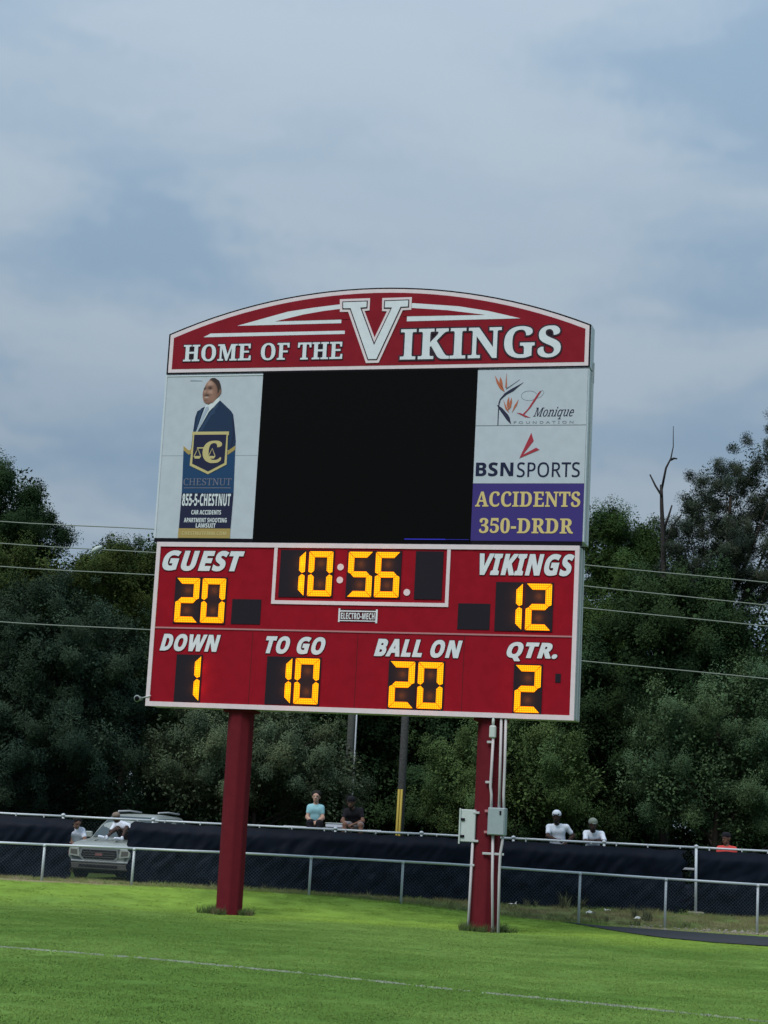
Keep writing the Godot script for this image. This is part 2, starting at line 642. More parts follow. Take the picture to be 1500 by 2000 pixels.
func octagon_post(x: float, z: float, r: float, y0: float, y1: float, called: String, m: Material, parent: Node) -> Node3D:
	var st := mb()
	var pr := []
	for k in 8:
		# small rounding at every edge
		for e in [-0.07, 0.07]:
			var an: float = TAU * (k + 0.5) / 8 + e + 0.12
			pr.append(Vector2(cos(an), sin(an)) * r)
	for i in pr.size():
		var a: Vector2 = pr[i]
		var b: Vector2 = pr[(i + 1) % pr.size()]
		quad(st, Vector3(x + b.x, y0, z + b.y), Vector3(x + a.x, y0, z + a.y), Vector3(x + a.x, y1, z + a.y), Vector3(x + b.x, y1, z + b.y))
	return build(st, called, m, parent)

func make_scoreboard() -> void:
	var root := thing("scoreboard", "large red and white football scoreboard with lit amber digits on two red columns", "scoreboard", BOARD_POS, deg_to_rad(-BOARD_TURN))
	var serif := font("Droid Serif", 700, 1.0)
	var serif_o := font("Droid Serif", 700, 4.5)
	var heavy := font("Droid Sans", 700, 3.2)
	var heavy_o := font("Droid Sans", 700, 6.0)
	var sans := font("Droid Sans", 400, 0.0)
	var sansb := font("Droid Sans", 700, 0.8)
	# columns
	for x in [-2.45, 2.74]:
		var p := octagon_post(x, -0.33, 0.262, -0.05, 4.03, "support_column", M.post, root)
		box_part(Vector3(x, 4.04, -0.33), Vector3(0.62, 0.05, 0.5), "cap_plate", M.post, p)
	# ---------------- lower score panel
	var sp := box_part(Vector3(0, 5.772, -0.34), Vector3(8.83, 3.38, 0.66), "score_cabinet", M.cabinet, root, 0.012)
	slab_part(rect(-4.36, 4.13, 4.36, 7.42), -0.02, 0.006, "red_face", M.red, sp)
	for a in [[-4.42, 4.07, 4.42, 4.165], [-4.42, 7.37, 4.42, 7.465], [-4.42, 4.165, -4.335, 7.37], [4.335, 4.165, 4.42, 7.37]]:
		slab_part(rect(a[0], a[1], a[2], a[3]), -0.02, 0.03, "white_border", M.white, sp)
	slab_part(rect(-4.335, 5.668, 4.335, 5.70), 0.0, 0.02, "divider_strip", M.pink, sp)
	for a in [[-1.845, 6.215, 1.845, 6.29], [-1.845, 6.29, -1.775, 7.37], [1.775, 6.29, 1.845, 7.37]]:
		slab_part(rect(a[0], a[1], a[2], a[3]), 0.0, 0.026, "clock_frame", M.white, sp)
	for x in [-2.2, 0.02, 2.2]:
		slab_part(rect(x - 0.004, 4.17, x + 0.004, 5.66), 0.0, 0.0075, "panel_seam", M.seam, sp)
	letters("GUEST", heavy, heavy_o, [-4.27, 6.865, -2.48, 7.29], 0.27, 0.02, M.letter, M.dark_red, 0.012, sp)
	letters("VIKINGS", heavy, heavy_o, [2.44, 6.86, 4.33, 7.295], 0.27, 0.02, M.letter, M.dark_red, 0.012, sp)
	letters("DOWN", heavy, heavy_o, [-4.195, 5.205, -2.88, 5.56], 0.27, 0.018, M.letter, M.dark_red, 0.012, sp)
	letters("TO GO", heavy, heavy_o, [-1.905, 5.205, -0.645, 5.56], 0.27, 0.018, M.letter, M.dark_red, 0.012, sp)
	letters("BALL ON", heavy, heavy_o, [0.375, 5.205, 2.17, 5.56], 0.27, 0.018, M.letter, M.dark_red, 0.012, sp)
	letters("QTR.", heavy, heavy_o, [3.055, 5.18, 4.055, 5.555], 0.27, 0.018, M.letter, M.dark_red, 0.012, sp)
	# digits
	var dw := 0.505
	var dh := 0.915
	for d in [["2", -3.92, 5.80], ["0", -3.35, 5.80], ["1", 2.82, 5.79], ["2", 3.40, 5.79],
			["", -1.673, 6.385], ["1", -1.673, 6.385], ["0", -1.09, 6.385], ["5", -0.255, 6.385], ["6", 0.312, 6.385], ["", 1.165, 6.385],
			["1", -3.78, 4.20], ["1", -1.825, 4.21], ["0", -1.245, 4.21], ["2", 0.725, 4.20], ["0", 1.30, 4.20], ["2", 3.245, 4.19]]:
		if d[0] == "" and d[1] < 0: continue
		seven(root, d[0], d[1], d[2], dw, dh, 0.008)
	for c in [Vector2(-0.42, 6.985), Vector2(-0.42, 6.722), Vector2(0.985, 6.494)]:
		var pl := []
		for k in 16: pl.append(c + Vector2(cos(TAU * k / 16), sin(TAU * k / 16)) * 0.068)
		slab_part(pl, 0.0, 0.02, "clock_dot", M.white, sp)
	for a in [[-2.685, 5.79, -2.06, 6.30], [2.045, 5.78, 2.69, 6.295], [4.03, 4.79, 4.135, 4.96]]:
		slab_part(rect(a[0], a[1], a[2], a[3]), 0.0, 0.016, "dark_window", M.window, sp)
	# maker's plate
	slab_part(rect(-0.41, 5.875, 0.405, 6.14), 0.0, 0.012, "name_plate", M.dark_red, sp)
	for a in [[-0.41, 5.875, -0.375, 6.15], [0.365, 5.865, 0.405, 6.14], [-0.375, 6.085, 0.365, 6.11], [-0.375, 5.895, 0.365, 5.915]]:
		slab_part(rect(a[0], a[1], a[2], a[3]), 0.0, 0.016, "plate_edge", M.letter, sp)
	text_part("ELECTRO-MECH", sansb, [-0.355, 5.935, 0.345, 6.065], 0.0, 0.01, 0.018, "plate_lettering", M.letter, sp)
	# ---------------- advertising row and screen
	var row := box_part(Vector3(0, 9.285, -0.29), Vector3(8.99, 3.49, 0.56), "middle_cabinet", M.side_white, root, 0.01)
	slab_part(rect(-2.335, 7.5, 2.235, 11.05), -0.02, 0.012, "black_screen", M.screen, row)
	slab_part(rect(0.88, 7.56, 1.72, 7.577), 0.0, 0.02, "lit_screen_row", M.blue_led, row)
	slab_part(rect(1.72, 7.562, 2.2, 7.573), 0.0, 0.02, "lit_screen_row", M.blue_led_dim, row)
	slab_part(rect(-4.5, 7.465, 4.46, 7.545), -0.02, 0.004, "painted_gap_shade", M.black, row)  # black strip paints in the shade of the gap between the two cabinets
	# left advertisement
	var la := slab_part(rect(-4.50, 7.55, -2.335, 11.025), -0.02, 0.010, "left_advertisement", M.sign_white, root)
	slab_part(rect(-4.49, 9.288, -2.345, 9.297), 0.0, 0.0115, "panel_seam", M.seam_grey, la)
	for a in [[-4.505, 7.55, -4.465, 11.025], [-4.465, 10.995, -2.335, 11.025]]:
		slab_part(rect(a[0], a[1], a[2], a[3]), 0.0, 0.02, "edge_trim", M.side_white, la)
	var V := func(a: Array) -> Array:
		var o := []
		for i in range(0, a.size(), 2): o.append(Vector2(a[i], a[i + 1]))
		return o
	slab_part(V.call([-3.563, 10.344, -3.739, 10.241, -3.778, 10.112, -3.803, 9.785, -3.82, 9.45, -2.845, 9.40, -2.84, 9.60, -2.892, 9.929, -2.935, 10.16, -2.99, 10.24, -3.262, 10.48, -3.35, 10.30]), 0.0, 0.014, "printed_suit", M.navy, la)
	slab_part(V.call([-3.564, 10.356, -3.492, 10.373, -3.274, 10.54, -3.25, 10.469, -3.482, 10.226, -3.70, 9.80, -3.735, 9.80, -3.604, 10.227]), 0.0, 0.018, "printed_shirt", M.print_white, la)
	slab_part(V.call([-3.55, 10.33, -3.50, 10.345, -3.478, 10.29, -3.52, 10.22, -3.70, 9.80, -3.735, 9.80, -3.595, 10.21, -3.57, 10.27]), 0.0, 0.022, "printed_tie", M.print_blue, la)
	var hs := mb()
	slab(hs, PackedVector2Array(V.call([-3.485, 10.942, -3.575, 10.838, -3.625, 10.72, -3.645, 10.63, -3.64, 10.545, -3.61, 10.45, -3.569, 10.415, -3.494, 10.39, -3.399, 10.424, -3.287, 10.552, -3.236, 10.62, -3.236, 10.70, -3.262, 10.81, -3.30, 10.892, -3.388, 10.95, -3.44, 10.952])), 0.0, 0.022, false, 0.62)
	build(hs, "printed_head", M.portrait, la)
	# printed tones of the portrait photograph
	for q in [
			[[-3.262, 10.48, -3.31, 10.40, -3.46, 10.20, -3.66, 9.82, -3.60, 9.82, -3.42, 10.14, -3.33, 10.20, -3.35, 10.25, -3.28, 10.33], 0.0165, "navy_pale"], [[-3.563, 10.344, -3.63, 10.29, -3.66, 10.16, -3.72, 9.9, -3.74, 9.9, -3.70, 10.18, -3.66, 10.30], 0.0165, "navy_pale"], [[-2.95, 10.1, -2.93, 10.1, -2.885, 9.7, -2.93, 9.45, -2.945, 9.45, -2.91, 9.7], 0.0165, "navy_dark"]]:
		slab_part(V.call(q[0]), 0.0, q[1], "printed_tone", M[q[2]], la)
	slab_part(V.call([-3.987, 9.483, -3.86, 9.385, -3.0, 9.385, -2.842, 9.486, -2.815, 8.514, -2.829, 7.762, -3.965, 7.755, -3.955, 8.512]), 0.0, 0.018, "printed_ribbon", M.royal, la)
	slab_part(V.call([-3.955, 8.50, -2.815, 8.50, -2.829, 7.762, -3.962, 7.755]), 0.0, 0.0215, "printed_band", M.navy_dark, la)
	slab_part(V.call([-3.99, 9.50, -3.86, 9.40, -3.79, 9.47, -3.79, 9.35, -3.86, 9.31, -3.985, 9.41]), 0.0, 0.022, "printed_gold_edge", M.gold, la)
	slab_part(V.call([-2.842, 9.50, -3.0, 9.39, -3.0, 9.30, -2.842, 9.41]), 0.0, 0.022, "printed_gold_edge", M.gold, la)
	slab_part(V.call([-3.815, 9.80, -3.0, 9.80, -3.0, 9.72, -3.02, 9.72, -3.005, 9.10, -3.402, 8.895, -3.82, 9.08, -3.795, 9.72, -3.815, 9.72]), 0.0, 0.026, "printed_shield_edge", M.gold_pale, la)
	slab_part(V.call([-3.765, 9.735, -3.05, 9.735, -3.055, 9.135, -3.402, 8.955, -3.765, 9.12]), 0.0, 0.030, "printed_shield", M.navy_dark, la)
	text_part("C", serif, [-3.55, 9.13, -3.13, 9.605], 0.0, 0.028, 0.034, "printed_initial", M.gold_pale, la)
	for x in [-3.66, -3.34]:
		slab_part(V.call([x - 0.085, 9.28, x + 0.085, 9.28, x + 0.05, 9.225, x - 0.05, 9.225]), 0.0, 0.0345, "printed_scale_pan", M.gold_pale, la)
		slab_part(stroke([Vector2(x - 0.07, 9.285), Vector2(x, 9.44), Vector2(x + 0.07, 9.285)], 0.018, 0.018), 0.0, 0.034, "printed_scale_chain", M.gold_pale, la)
	slab_part(rect(-3.68, 9.44, -3.50, 9.465), 0.0, 0.0345, "printed_scale_beam", M.gold_pale, la)
	text_part("CHESTNUT", font("Droid Serif", 400, 0.0), [-3.93, 8.66, -2.875, 8.81], 0.0, 0.02, 0.024, "printed_name", M.print_grey, la)
	slab_part(rect(-3.92, 8.60, -2.88, 8.615), 0.0, 0.022, "printed_rule", M.print_grey, la)
	text_part("855-5-CHESTNUT", sansb, [-3.93, 8.225, -2.865, 8.485], 0.0, 0.022, 0.027, "printed_phone_number", M.print_white, la)
	text_part("CAR ACCIDENTS", sansb, [-3.71, 8.045, -3.055, 8.14], 0.0, 0.022, 0.027, "printed_line", M.print_white, la)
	text_part("APARTMENT SHOOTING", sansb, [-3.86, 7.88, -2.92, 7.975], 0.0, 0.022, 0.027, "printed_line", M.print_white, la)
	text_part("LAWSUIT", sansb, [-3.59, 7.768, -3.155, 7.862], 0.0, 0.022, 0.027, "printed_line", M.print_white, la)
	slab_part(rect(-3.97, 7.555, -2.83, 7.755), 0.0, 0.022, "printed_gold_foot", M.gold, la)
	text_part("CHESTNUTFIRM.COM", sansb, [-3.89, 7.615, -2.91, 7.69], 0.0, 0.02, 0.026, "printed_line", M.gold_pale, la)
	slab_part(V.call([-3.956, 10.89, -3.93, 10.915, -3.67, 10.90, -3.68, 10.885]), 0.0, 0.0125, "small_print", M.print_grey2, la)
	# right advertisements
	var ra := slab_part(rect(2.235, 9.885, 4.465, 11.025), -0.02, 0.010, "flower_advertisement", M.sign_white, root)
	slab_part(stroke([Vector2(2.69, 9.89), Vector2(2.69, 10.1), Vector2(2.695, 10.33)], 0.018, 0.022), 0.0, 0.014, "printed_stem", M.print_ink, ra)
	slab_part(stroke([Vector2(2.695, 10.33), Vector2(2.72, 10.42), Vector2(2.80, 10.52), Vector2(2.93, 10.60), Vector2(3.05, 10.67), Vector2(3.17, 10.755)], 0.03, 0.008), 0.0, 0.014, "printed_stem", M.print_ink, ra)
	slab_part(V.call([2.72, 10.40, 2.80, 10.54, 2.93, 10.625, 3.17, 10.755, 2.98, 10.585, 2.84, 10.51]), 0.0, 0.0165, "printed_leaf", M.print_ink, ra)
	slab_part(stroke([Vector2(2.83, 10.63), Vector2(2.95, 10.71), Vector2(3.10, 10.82)], 0.022, 0.006), 0.0, 0.014, "printed_stem", M.print_ink2, ra)
	slab_part(V.call([2.65, 10.31, 2.76, 10.24, 2.89, 10.10, 2.925, 10.04, 2.96, 9.90, 2.86, 10.0, 2.70, 10.22]), 0.0, 0.014, "printed_leaf", M.print_ink, ra)
	for p in [[2.587, 10.909, 2.66, 10.80, 2.73, 10.70, 2.80, 10.57, 2.70, 10.64, 2.63, 10.76], [2.70, 10.88, 2.74, 10.80, 2.76, 10.68, 2.80, 10.57, 2.71, 10.70, 2.685, 10.80], [2.826, 10.954, 2.835, 10.80, 2.845, 10.66, 2.81, 10.66, 2.815, 10.80],
			[2.895, 10.46, 2.905, 10.34, 2.89, 10.18, 2.855, 10.30, 2.865, 10.40], [2.945, 10.45, 2.96, 10.36, 2.94, 10.25, 2.90, 10.20, 2.915, 10.36], [3.09, 10.41, 3.06, 10.29, 2.965, 10.14, 3.01, 10.28], [2.78, 10.41, 2.84, 10.28, 2.91, 10.14, 2.83, 10.22]]:
		slab_part(V.call(p), 0.0, 0.018, "printed_petal", M.orange_print, ra)
	slab_part(V.call([3.545, 10.575, 3.49, 10.55, 3.41, 10.42, 3.29, 10.22, 3.18, 10.10, 3.22, 10.10, 3.34, 10.24, 3.46, 10.43, 3.52, 10.53]), 0.0, 0.016, "printed_initial", M.crimson_print, ra)
	slab_part(V.call([3.06, 10.135, 3.14, 10.13, 3.25, 10.08, 3.345, 10.035, 3.24, 10.045, 3.14, 10.10]), 0.0, 0.0165, "printed_initial", M.crimson_print, ra)
	var loop := []
	for k in 15:
		var an := 0.3 + k * 0.37
		loop.append(Vector2(3.30 + cos(an) * 0.16, 10.485 + sin(an) * 0.10))
	slab_part(stroke(loop, 0.01, 0.01), 0.0, 0.013, "printed_flourish", M.print_grey2, ra)
	slab_part(stroke([Vector2(3.5, 10.57), Vector2(3.57, 10.59), Vector2(3.60, 10.54), Vector2(3.54, 10.46), Vector2(3.47, 10.43)], 0.01, 0.01), 0.0, 0.013, "printed_flourish", M.print_grey2, ra)
	text_part("Monique", font("Droid Serif", 400, 0.0), [3.40, 10.0, 4.215, 10.25], 0.45, 0.008, 0.016, "printed_name", M.print_ink, ra)
	text_part("F O U N D A T I O N", sans, [3.01, 9.915, 4.21, 9.965], 0.0, 0.008, 0.016, "printed_line", M.print_grey2, ra)
	var rb := slab_part(rect(2.235, 8.705, 4.465, 9.868), -0.02, 0.010, "sports_advertisement", M.sign_white, root)
	slab_part(rect(2.235, 9.868, 4.465, 9.885), -0.02, 0.004, "panel_seam", M.seam_grey, rb)
	slab_part(V.call([3.376, 9.729, 3.428, 9.561, 3.21, 9.262, 3.17, 9.24, 3.153, 9.211]), 0.0, 0.014, "printed_emblem", M.crimson_print, rb)
	slab_part(V.call([3.153, 9.211, 3.552, 9.383, 3.482, 9.425, 3.23, 9.285]), 0.0, 0.0165, "printed_emblem", M.crimson_print, rb)
	text_part("BSN", font("Droid Sans", 700, 0.6), [2.28, 8.85, 3.04, 9.13], 0.0, 0.008, 0.016, "printed_name", M.print_navy, rb)
	text_part("SPORTS", font("Droid Sans", 400, 0.4), [3.115, 8.83, 4.37, 9.13], 0.0, 0.008, 0.016, "printed_name", M.print_navy, rb)
	var rc := slab_part(rect(2.225, 7.55, 4.462, 8.70), -0.02, 0.011, "purple_advertisement", M.purple, root)
	text_part("ACCIDENTS", serif, [2.30, 8.23, 4.40, 8.54], 0.0, 0.008, 0.018, "printed_line", M.gold_letter, rc)
	text_part("350-DRDR", serif, [2.40, 7.70, 4.275, 8.005], 0.0, 0.008, 0.018, "printed_line", M.gold_letter, rc)
	# side channels on the right end
	for y in [[7.55, 11.02, -0.22], [4.09, 7.46, -0.2], [4.09, 7.46, -0.48]]:
		var xx := 4.515 if y[0] > 7.0 else 4.425
		box_part(Vector3(xx - 0.012, (y[0] + y[1]) * 0.5, y[2]), Vector3(0.05, y[1] - y[0] - 0.02, 0.05), "side_channel", M.alu, root)
	# ---------------- arched header
	var hd := Node3D.new()
	hd.name = "arched_header"
	root.add_child(hd)
	slab_part(arch(4.505, 11.05, 11.93, 12.82), -0.42, 0.0, "header_cabinet", M.side_white, hd, true)
	slab_part(arch(4.50, 11.052, 11.925, 12.815), -0.02, 0.004, "black_edge", M.black, hd)
	slab_part(arch(4.465, 11.085, 11.905, 12.785), 0.0, 0.008, "white_border", M.white, hd)
	slab_part(arch(4.385, 11.16, 11.84, 12.705), 0.0, 0.012, "red_face", M.red_head, hd)
	slab_part(V.call([-2.98, 12.072, -1.883, 12.35, -1.35, 12.42, -0.70, 12.484, -0.70, 12.075]), 0.0, 0.016, "printed_stripe", M.letter, hd)
	slab_part(V.call([-2.134, 12.149, -1.549, 12.277, -1.1, 12.345, -0.69, 12.385, -0.52, 12.155]), 0.0, 0.020, "stripe_gap", M.red_head, hd)
	slab_part(V.call([0.70, 12.08, 0.70, 12.474, 1.781, 12.37, 2.4, 12.255, 3.064, 12.085]), 0.0, 0.016, "printed_stripe", M.letter, hd)
	slab_part(V.call([0.62, 12.188, 0.68, 12.37, 1.533, 12.294, 2.319, 12.179]), 0.0, 0.020, "stripe_gap", M.red_head, hd)
	slab_part(V.call([-3.72, 11.84, -3.56, 11.918, -0.615, 11.913, -0.611, 11.843]), 0.0, 0.016, "printed_stripe", M.letter, hd)
	letters("HOME", serif, serif_o, [-4.137, 11.315, -2.63, 11.68], 0.0, 0.022, M.letter, M.outline, 0.018, hd)
	letters("OF", serif, serif_o, [-2.41, 11.312, -1.79, 11.68], 0.0, 0.022, M.letter, M.outline, 0.018, hd)
	letters("THE", serif, serif_o, [-1.605, 11.312, -0.635, 11.675], 0.0, 0.022, M.letter, M.outline, 0.018, hd)
	letters("IKINGS", serif, serif_o, [0.595, 11.262, 3.905, 11.918], 0.0, 0.026, M.letter, M.outline, 0.018, hd)
	# the big initial, white edge, dark line, grey-white face
	var vo := [-0.755, 12.585, -0.105, 12.59, -0.105, 12.33, -0.21, 12.32, 0.035, 11.75, 0.27, 12.30, 0.165, 12.31, 0.155, 12.585, 0.785, 12.588, 0.785, 12.32, 0.605, 12.315, 0.15, 11.215, -0.12, 11.213, -0.56, 12.31, -0.74, 12.315]
	var vd := [-0.70, 12.535, -0.15, 12.54, -0.15, 12.375, -0.27, 12.365, 0.035, 11.64, 0.345, 12.35, 0.20, 12.355, 0.198, 12.535, 0.735, 12.54, 0.735, 12.368, 0.573, 12.365, 0.115, 11.27, -0.085, 11.27, -0.525, 12.36, -0.69, 12.365]
	var vi := [-0.68, 12.515, -0.172, 12.518, -0.172, 12.40, -0.305, 12.392, 0.035, 11.585, 0.378, 12.377, 0.222, 12.382, 0.22, 12.515, 0.713, 12.518, 0.713, 12.39, 0.557, 12.387, 0.10, 11.293, -0.07, 11.293, -0.51, 12.385, -0.668, 12.388]
	slab_part(V.call(vo), 0.0, 0.028, "initial_edge", M.white, hd)
	slab_part(V.call(vd), 0.0, 0.032, "initial_outline", M.outline, hd)
	slab_part(V.call(vi), 0.0, 0.036, "initial_letter", M.letter, hd)
	box_part(Vector3(4.52, 11.02, -0.34), Vector3(0.03, 0.42, 0.05), "hanging_strap", M.alu, hd)
	# ---------------- electrical gear on the right column
	var bl := box_part(Vector3(2.40, 1.985, -0.18), Vector3(0.31, 0.62, 0.2), "breaker_box", M.box_pale, root, 0.012)
	box_part(Vector3(2.252, 1.97, -0.065), Vector3(0.03, 0.68, 0.03), "box_lip", M.box_pale, bl)
	for y in [2.10, 1.78]: box_part(Vector3(2.31, y, -0.07), Vector3(0.075, 0.05, 0.03), "latch", M.black, bl)
	for y in [2.24, 1.70]: box_part(Vector3(2.57, y, -0.09), Vector3(0.12, 0.045, 0.04), "bracket", M.alu, bl)
	var br := box_part(Vector3(3.0, 2.09, -0.02), Vector3(0.335, 0.52, 0.24), "control_box", M.box_grey, root, 0.012)
	box_part(Vector3(3.0, 2.09, 0.106), Vector3(0.30, 0.49, 0.014), "box_door", M.box_grey, br)
	box_part(Vector3(3.08, 2.255, 0.118), Vector3(0.035, 0.075, 0.02), "latch", M.black, br)
	for y in [2.28, 1.88]: box_part(Vector3(2.78, y, -0.03), Vector3(0.07, 0.05, 0.04), "bracket", M.pink, br)
	var dv := box_part(Vector3(2.842, 3.80, 0.0), Vector3(0.125, 0.24, 0.11), "junction_box", M.box_pale, root, 0.02)
	tube_part([Vector3(2.842, 3.91, 0.0), Vector3(2.845, 4.08, 0.0)], [0.028], "fitting", M.box_pale, dv)
	for c in [[[2.855, 3.69, 0.0], [2.845, 3.0, 0.0], [2.84, 2.75, 0.0], [2.865, 2.6, 0.0], [2.87, 2.33, 0.0]], [[2.995, 4.08, -0.02], [3.01, 3.2, -0.02], [3.02, 2.33, -0.02]], [[3.085, 4.08, -0.02], [3.10, 3.2, -0.02], [3.10, 2.6, -0.02], [3.12, 2.33, -0.02]],
			[[2.925, 1.86, 0.0], [2.95, 1.0, 0.0], [3.0, -0.05, 0.0]], [[3.13, 1.86, 0.0], [3.11, 1.65, 0.0], [3.085, 1.48, 0.0], [3.082, 1.05, 0.0], [3.105, -0.05, 0.0]], [[2.51, 1.69, -0.12], [2.50, 0.7, -0.12], [2.49, -0.05, -0.12]]]:
		var pp := []
		for q in c: pp.append(Vector3(q[0], q[1], q[2]))
		tube_part(pp, [0.027], "conduit", M.conduit, root)
	for y in [3.60, 2.83]: box_part(Vector3(2.80, y, -0.015), Vector3(0.13, 0.045, 0.05), "conduit_clamp", M.alu, root)
	for p in [[2.94, 1.475, 0.42], [2.52, 1.24, 0.09]]: box_part(Vector3(p[0], p[1], -0.03 if p[2] > 0.2 else -0.11), Vector3(p[2], 0.045, 0.035), "conduit_strut", M.alu, root)
	# small weatherproof horn at the lower left corner
	var hn := tube_part([Vector3(-4.56, 4.22, -0.1), Vector3(-4.565, 4.215, 0.0), Vector3(-4.58, 4.205, 0.1)], [0.03, 0.045, 0.075], "corner_horn", M.box_grey, root, 14)
	tube_part([Vector3(-4.579, 4.206, 0.09), Vector3(-4.58, 4.205, 0.106)], [0.052], "horn_mouth", M.black, hn, 14)
	tube_part([Vector3(-4.53, 4.225, 0.0), Vector3(-4.45, 4.24, 0.03), Vector3(-4.30, 4.28, 0.05)], [0.012], "horn_arm", M.alu, hn)

func post_weeds() -> void:
	var m := mat(Color.WHITE, 0.85)
	m.vertex_color_use_as_albedo = true
	m.backlight_enabled = true
	m.backlight = Color(0.2, 0.2, 0.2)
	var mesh := blade_clump(41, 40, 0.09, 0.07, 0.24, 0.011, 1.0)
	var b := Basis(Vector3.UP, deg_to_rad(-BOARD_TURN))
	for x in [-2.45, 2.74]:
		var c := BOARD_POS + b * Vector3(x, 0, -0.33)
		var xf := []
		var cols := []
		for i in 46:
			var an := rng.randf() * TAU
			var d := rng.randf_range(0.26, 0.42) + (0.12 if rng.randf() < 0.2 else 0.0)
			var s := rng.randf_range(0.5, 1.0)
			xf.append(Transform3D(Basis(Vector3.UP, rng.randf_range(-0.7, 0.7)).scaled(Vector3(s, s, s)), c + Vector3(cos(an) * d * 1.1, 0, sin(an) * d)))
			var v := rng.randf_range(0.7, 1.2)
			cols.append(Color(0.055, 0.095, 0.026) * v if rng.randf() < 0.75 else Color(0.10, 0.10, 0.05) * v)
		var o := multi(mesh, xf, cols, "weeds", m, self)
		tag(o, "tuft of weeds round the foot of the left red column" if x < 0 else "tuft of weeds round the foot of the column with boxes", "weeds", "", "stuff")

# ------------------------------------------------------------------ fences
const FRONT_Z := -41.0
const BACK_Z := -44.5

func front_rail_y(x: float) -> float:
	if x < -1.0: return lerp(1.12, 1.165, clampf((x + 8.0) / 5.0, 0, 1))
	return lerp(1.165, 1.07, clampf((x - 2.0) / 6.0, 0, 1))

func chain_link(x0: float, x1: float, z: float, lo: Callable, hi: Callable, pitch: float, r: float, parent: Node) -> void:
	# two sets of crossing diagonal wires, clipped between the ground line and the rail
	var st := mb()
	for dirn in [-1.0, 1.0]:
		var h := 2.2
		var x := x0 - h
		while x < x1 + h:
			var pts := []
			var t := 0.0
			var inside := []
			while t <= 1.0:
				var px: float = x + dirn * (t - 0.5) * h
				var py: float = -0.2 + t * h
				if px > x0 and px < x1 and py > lo.call(px) and py < hi.call(px): inside.append(Vector3(px, py, z + dirn * r * 1.1))
				t += 0.02
			if inside.size() > 1:
				pts = [inside[0], inside[-1]]
				var d: Vector3 = (pts[1] - pts[0]).normalized()
				var n := d.cross(Vector3.BACK).normalized() * r
				var f := Vector3(0, 0, r)
				quad(st, pts[0] - n, pts[0] + f, pts[1] + f, pts[1] - n)
				quad(st, pts[0] + f, pts[0] + n, pts[1] + n, pts[1] + f)
				quad(st, pts[0] + n, pts[0] - n, pts[1] - n, pts[1] + n)
			x += pitch
	var o := build(st, "chain_link_mesh", M.wire, parent)
	o.set_meta("kind", "stuff")

func post_cap(p: Vector3, r: float, m: Material, parent: Node) -> void:
	var st := mb(true)
	tube(st, [p - Vector3(0, 0.03, 0), p + Vector3(0, 0.01, 0), p + Vector3(0, 0.03, 0)], [r * 1.15, r * 1.1, r * 0.3], 10)
	build(st, "post_cap", m, parent)

func make_front_fence() -> void:
	var root := thing("chain_link_fence", "low galvanised chain link fence at the grass edge in front of the dark screen", "fence")
	var xs := [-12.9, -10.95, -9.0, -7.03, -5.07, -3.13, -1.2, 0.81, 2.75, 4.69, 6.57, 8.58, 10.55, 12.5]
	for x in xs:
		var y1 := front_rail_y(x) - 0.03
		var p := tube_part([Vector3(x, ground_y(x, FRONT_Z) - 0.05, FRONT_Z), Vector3(x + 0.006, y1, FRONT_Z)], [0.028], "fence_post", M.galv, root, 10)
		post_cap(Vector3(x + 0.006, y1 + 0.02, FRONT_Z), 0.036, M.galv, p)
	for i in xs.size() - 1:
		var a: float = xs[i]
		var b: float = xs[i + 1]
		var dip := rng.randf_range(-0.006, 0.004)
		tube_part([Vector3(a, front_rail_y(a), FRONT_Z), Vector3((a + b) * 0.5, (front_rail_y(a) + front_rail_y(b)) * 0.5 + dip, FRONT_Z), Vector3(b, front_rail_y(b), FRONT_Z)], [0.027], "top_rail", M.galv, root, 10)
	chain_link(-12.9, 12.5, FRONT_Z + 0.03, func(x: float) -> float: return ground_y(x, FRONT_Z) + 0.02, func(x: float) -> float: return front_rail_y(x) - 0.01, 0.075, 0.0009, root)

func cloth(x0: float, x1: float, y0: float, y1: float, sd: int, ragged_l: bool, ragged_r: bool, parent: Node) -> void:
	var n := FastNoiseLite.new()
	n.seed = sd
	n.frequency = 0.55
	n.fractal_octaves = 3
	var st := mb(true)
	var cols := int((x1 - x0) / 0.07)
	var rows := 24
	var grid := []
	for j in rows + 1:
		var line := []
		for i in cols + 1:
			var u := float(i) / cols
			var v := float(j) / rows
			var x: float = lerp(x0, x1, u)
			if ragged_l and u < 0.15: x += (1.0 - u / 0.15) * n.get_noise_2d(v * 9.0, 3.0) * 0.16
			if ragged_r and u > 0.85: x += (u - 0.85) / 0.15 * n.get_noise_2d(v * 9.0, 7.0) * 0.16
			# swags between the ties along the top, slack folds running diagonally below
			var tie := absf(sin(x * PI / 0.61))
			var top := y1 - 0.035 * tie * (0.5 + n.get_noise_1d(x * 2.0))
			var bot := y0 + 0.035 * n.get_noise_1d(x * 3.0 + 40.0)
			var y: float = lerp(bot, top, v)
			var z := BACK_Z + 0.17
			z += 0.11 * n.get_noise_2d(x * 1.4 + v * 1.1, v * 1.6) * (1.0 - 0.6 * v)
			z += 0.10 * absf(n.get_noise_2d(x * 2.6 - v * 2.4, v * 2.0 + 9.0)) * sin(v * PI)
			z += 0.012 * n.get_noise_2d(x * 9.0, v * 5.0)
			z = maxf(z, BACK_Z + 0.065)
			z = lerpf(z, BACK_Z + 0.05, smoothstep(0.85, 1.0, v))
			line.append(Vector3(x, y, z))
		grid.append(line)
	for j in rows:
		for i in cols:
			quad(st, grid[j][i], grid[j][i + 1], grid[j + 1][i + 1], grid[j + 1][i])
	build(st, "privacy_screen", M.screen_cloth, parent)

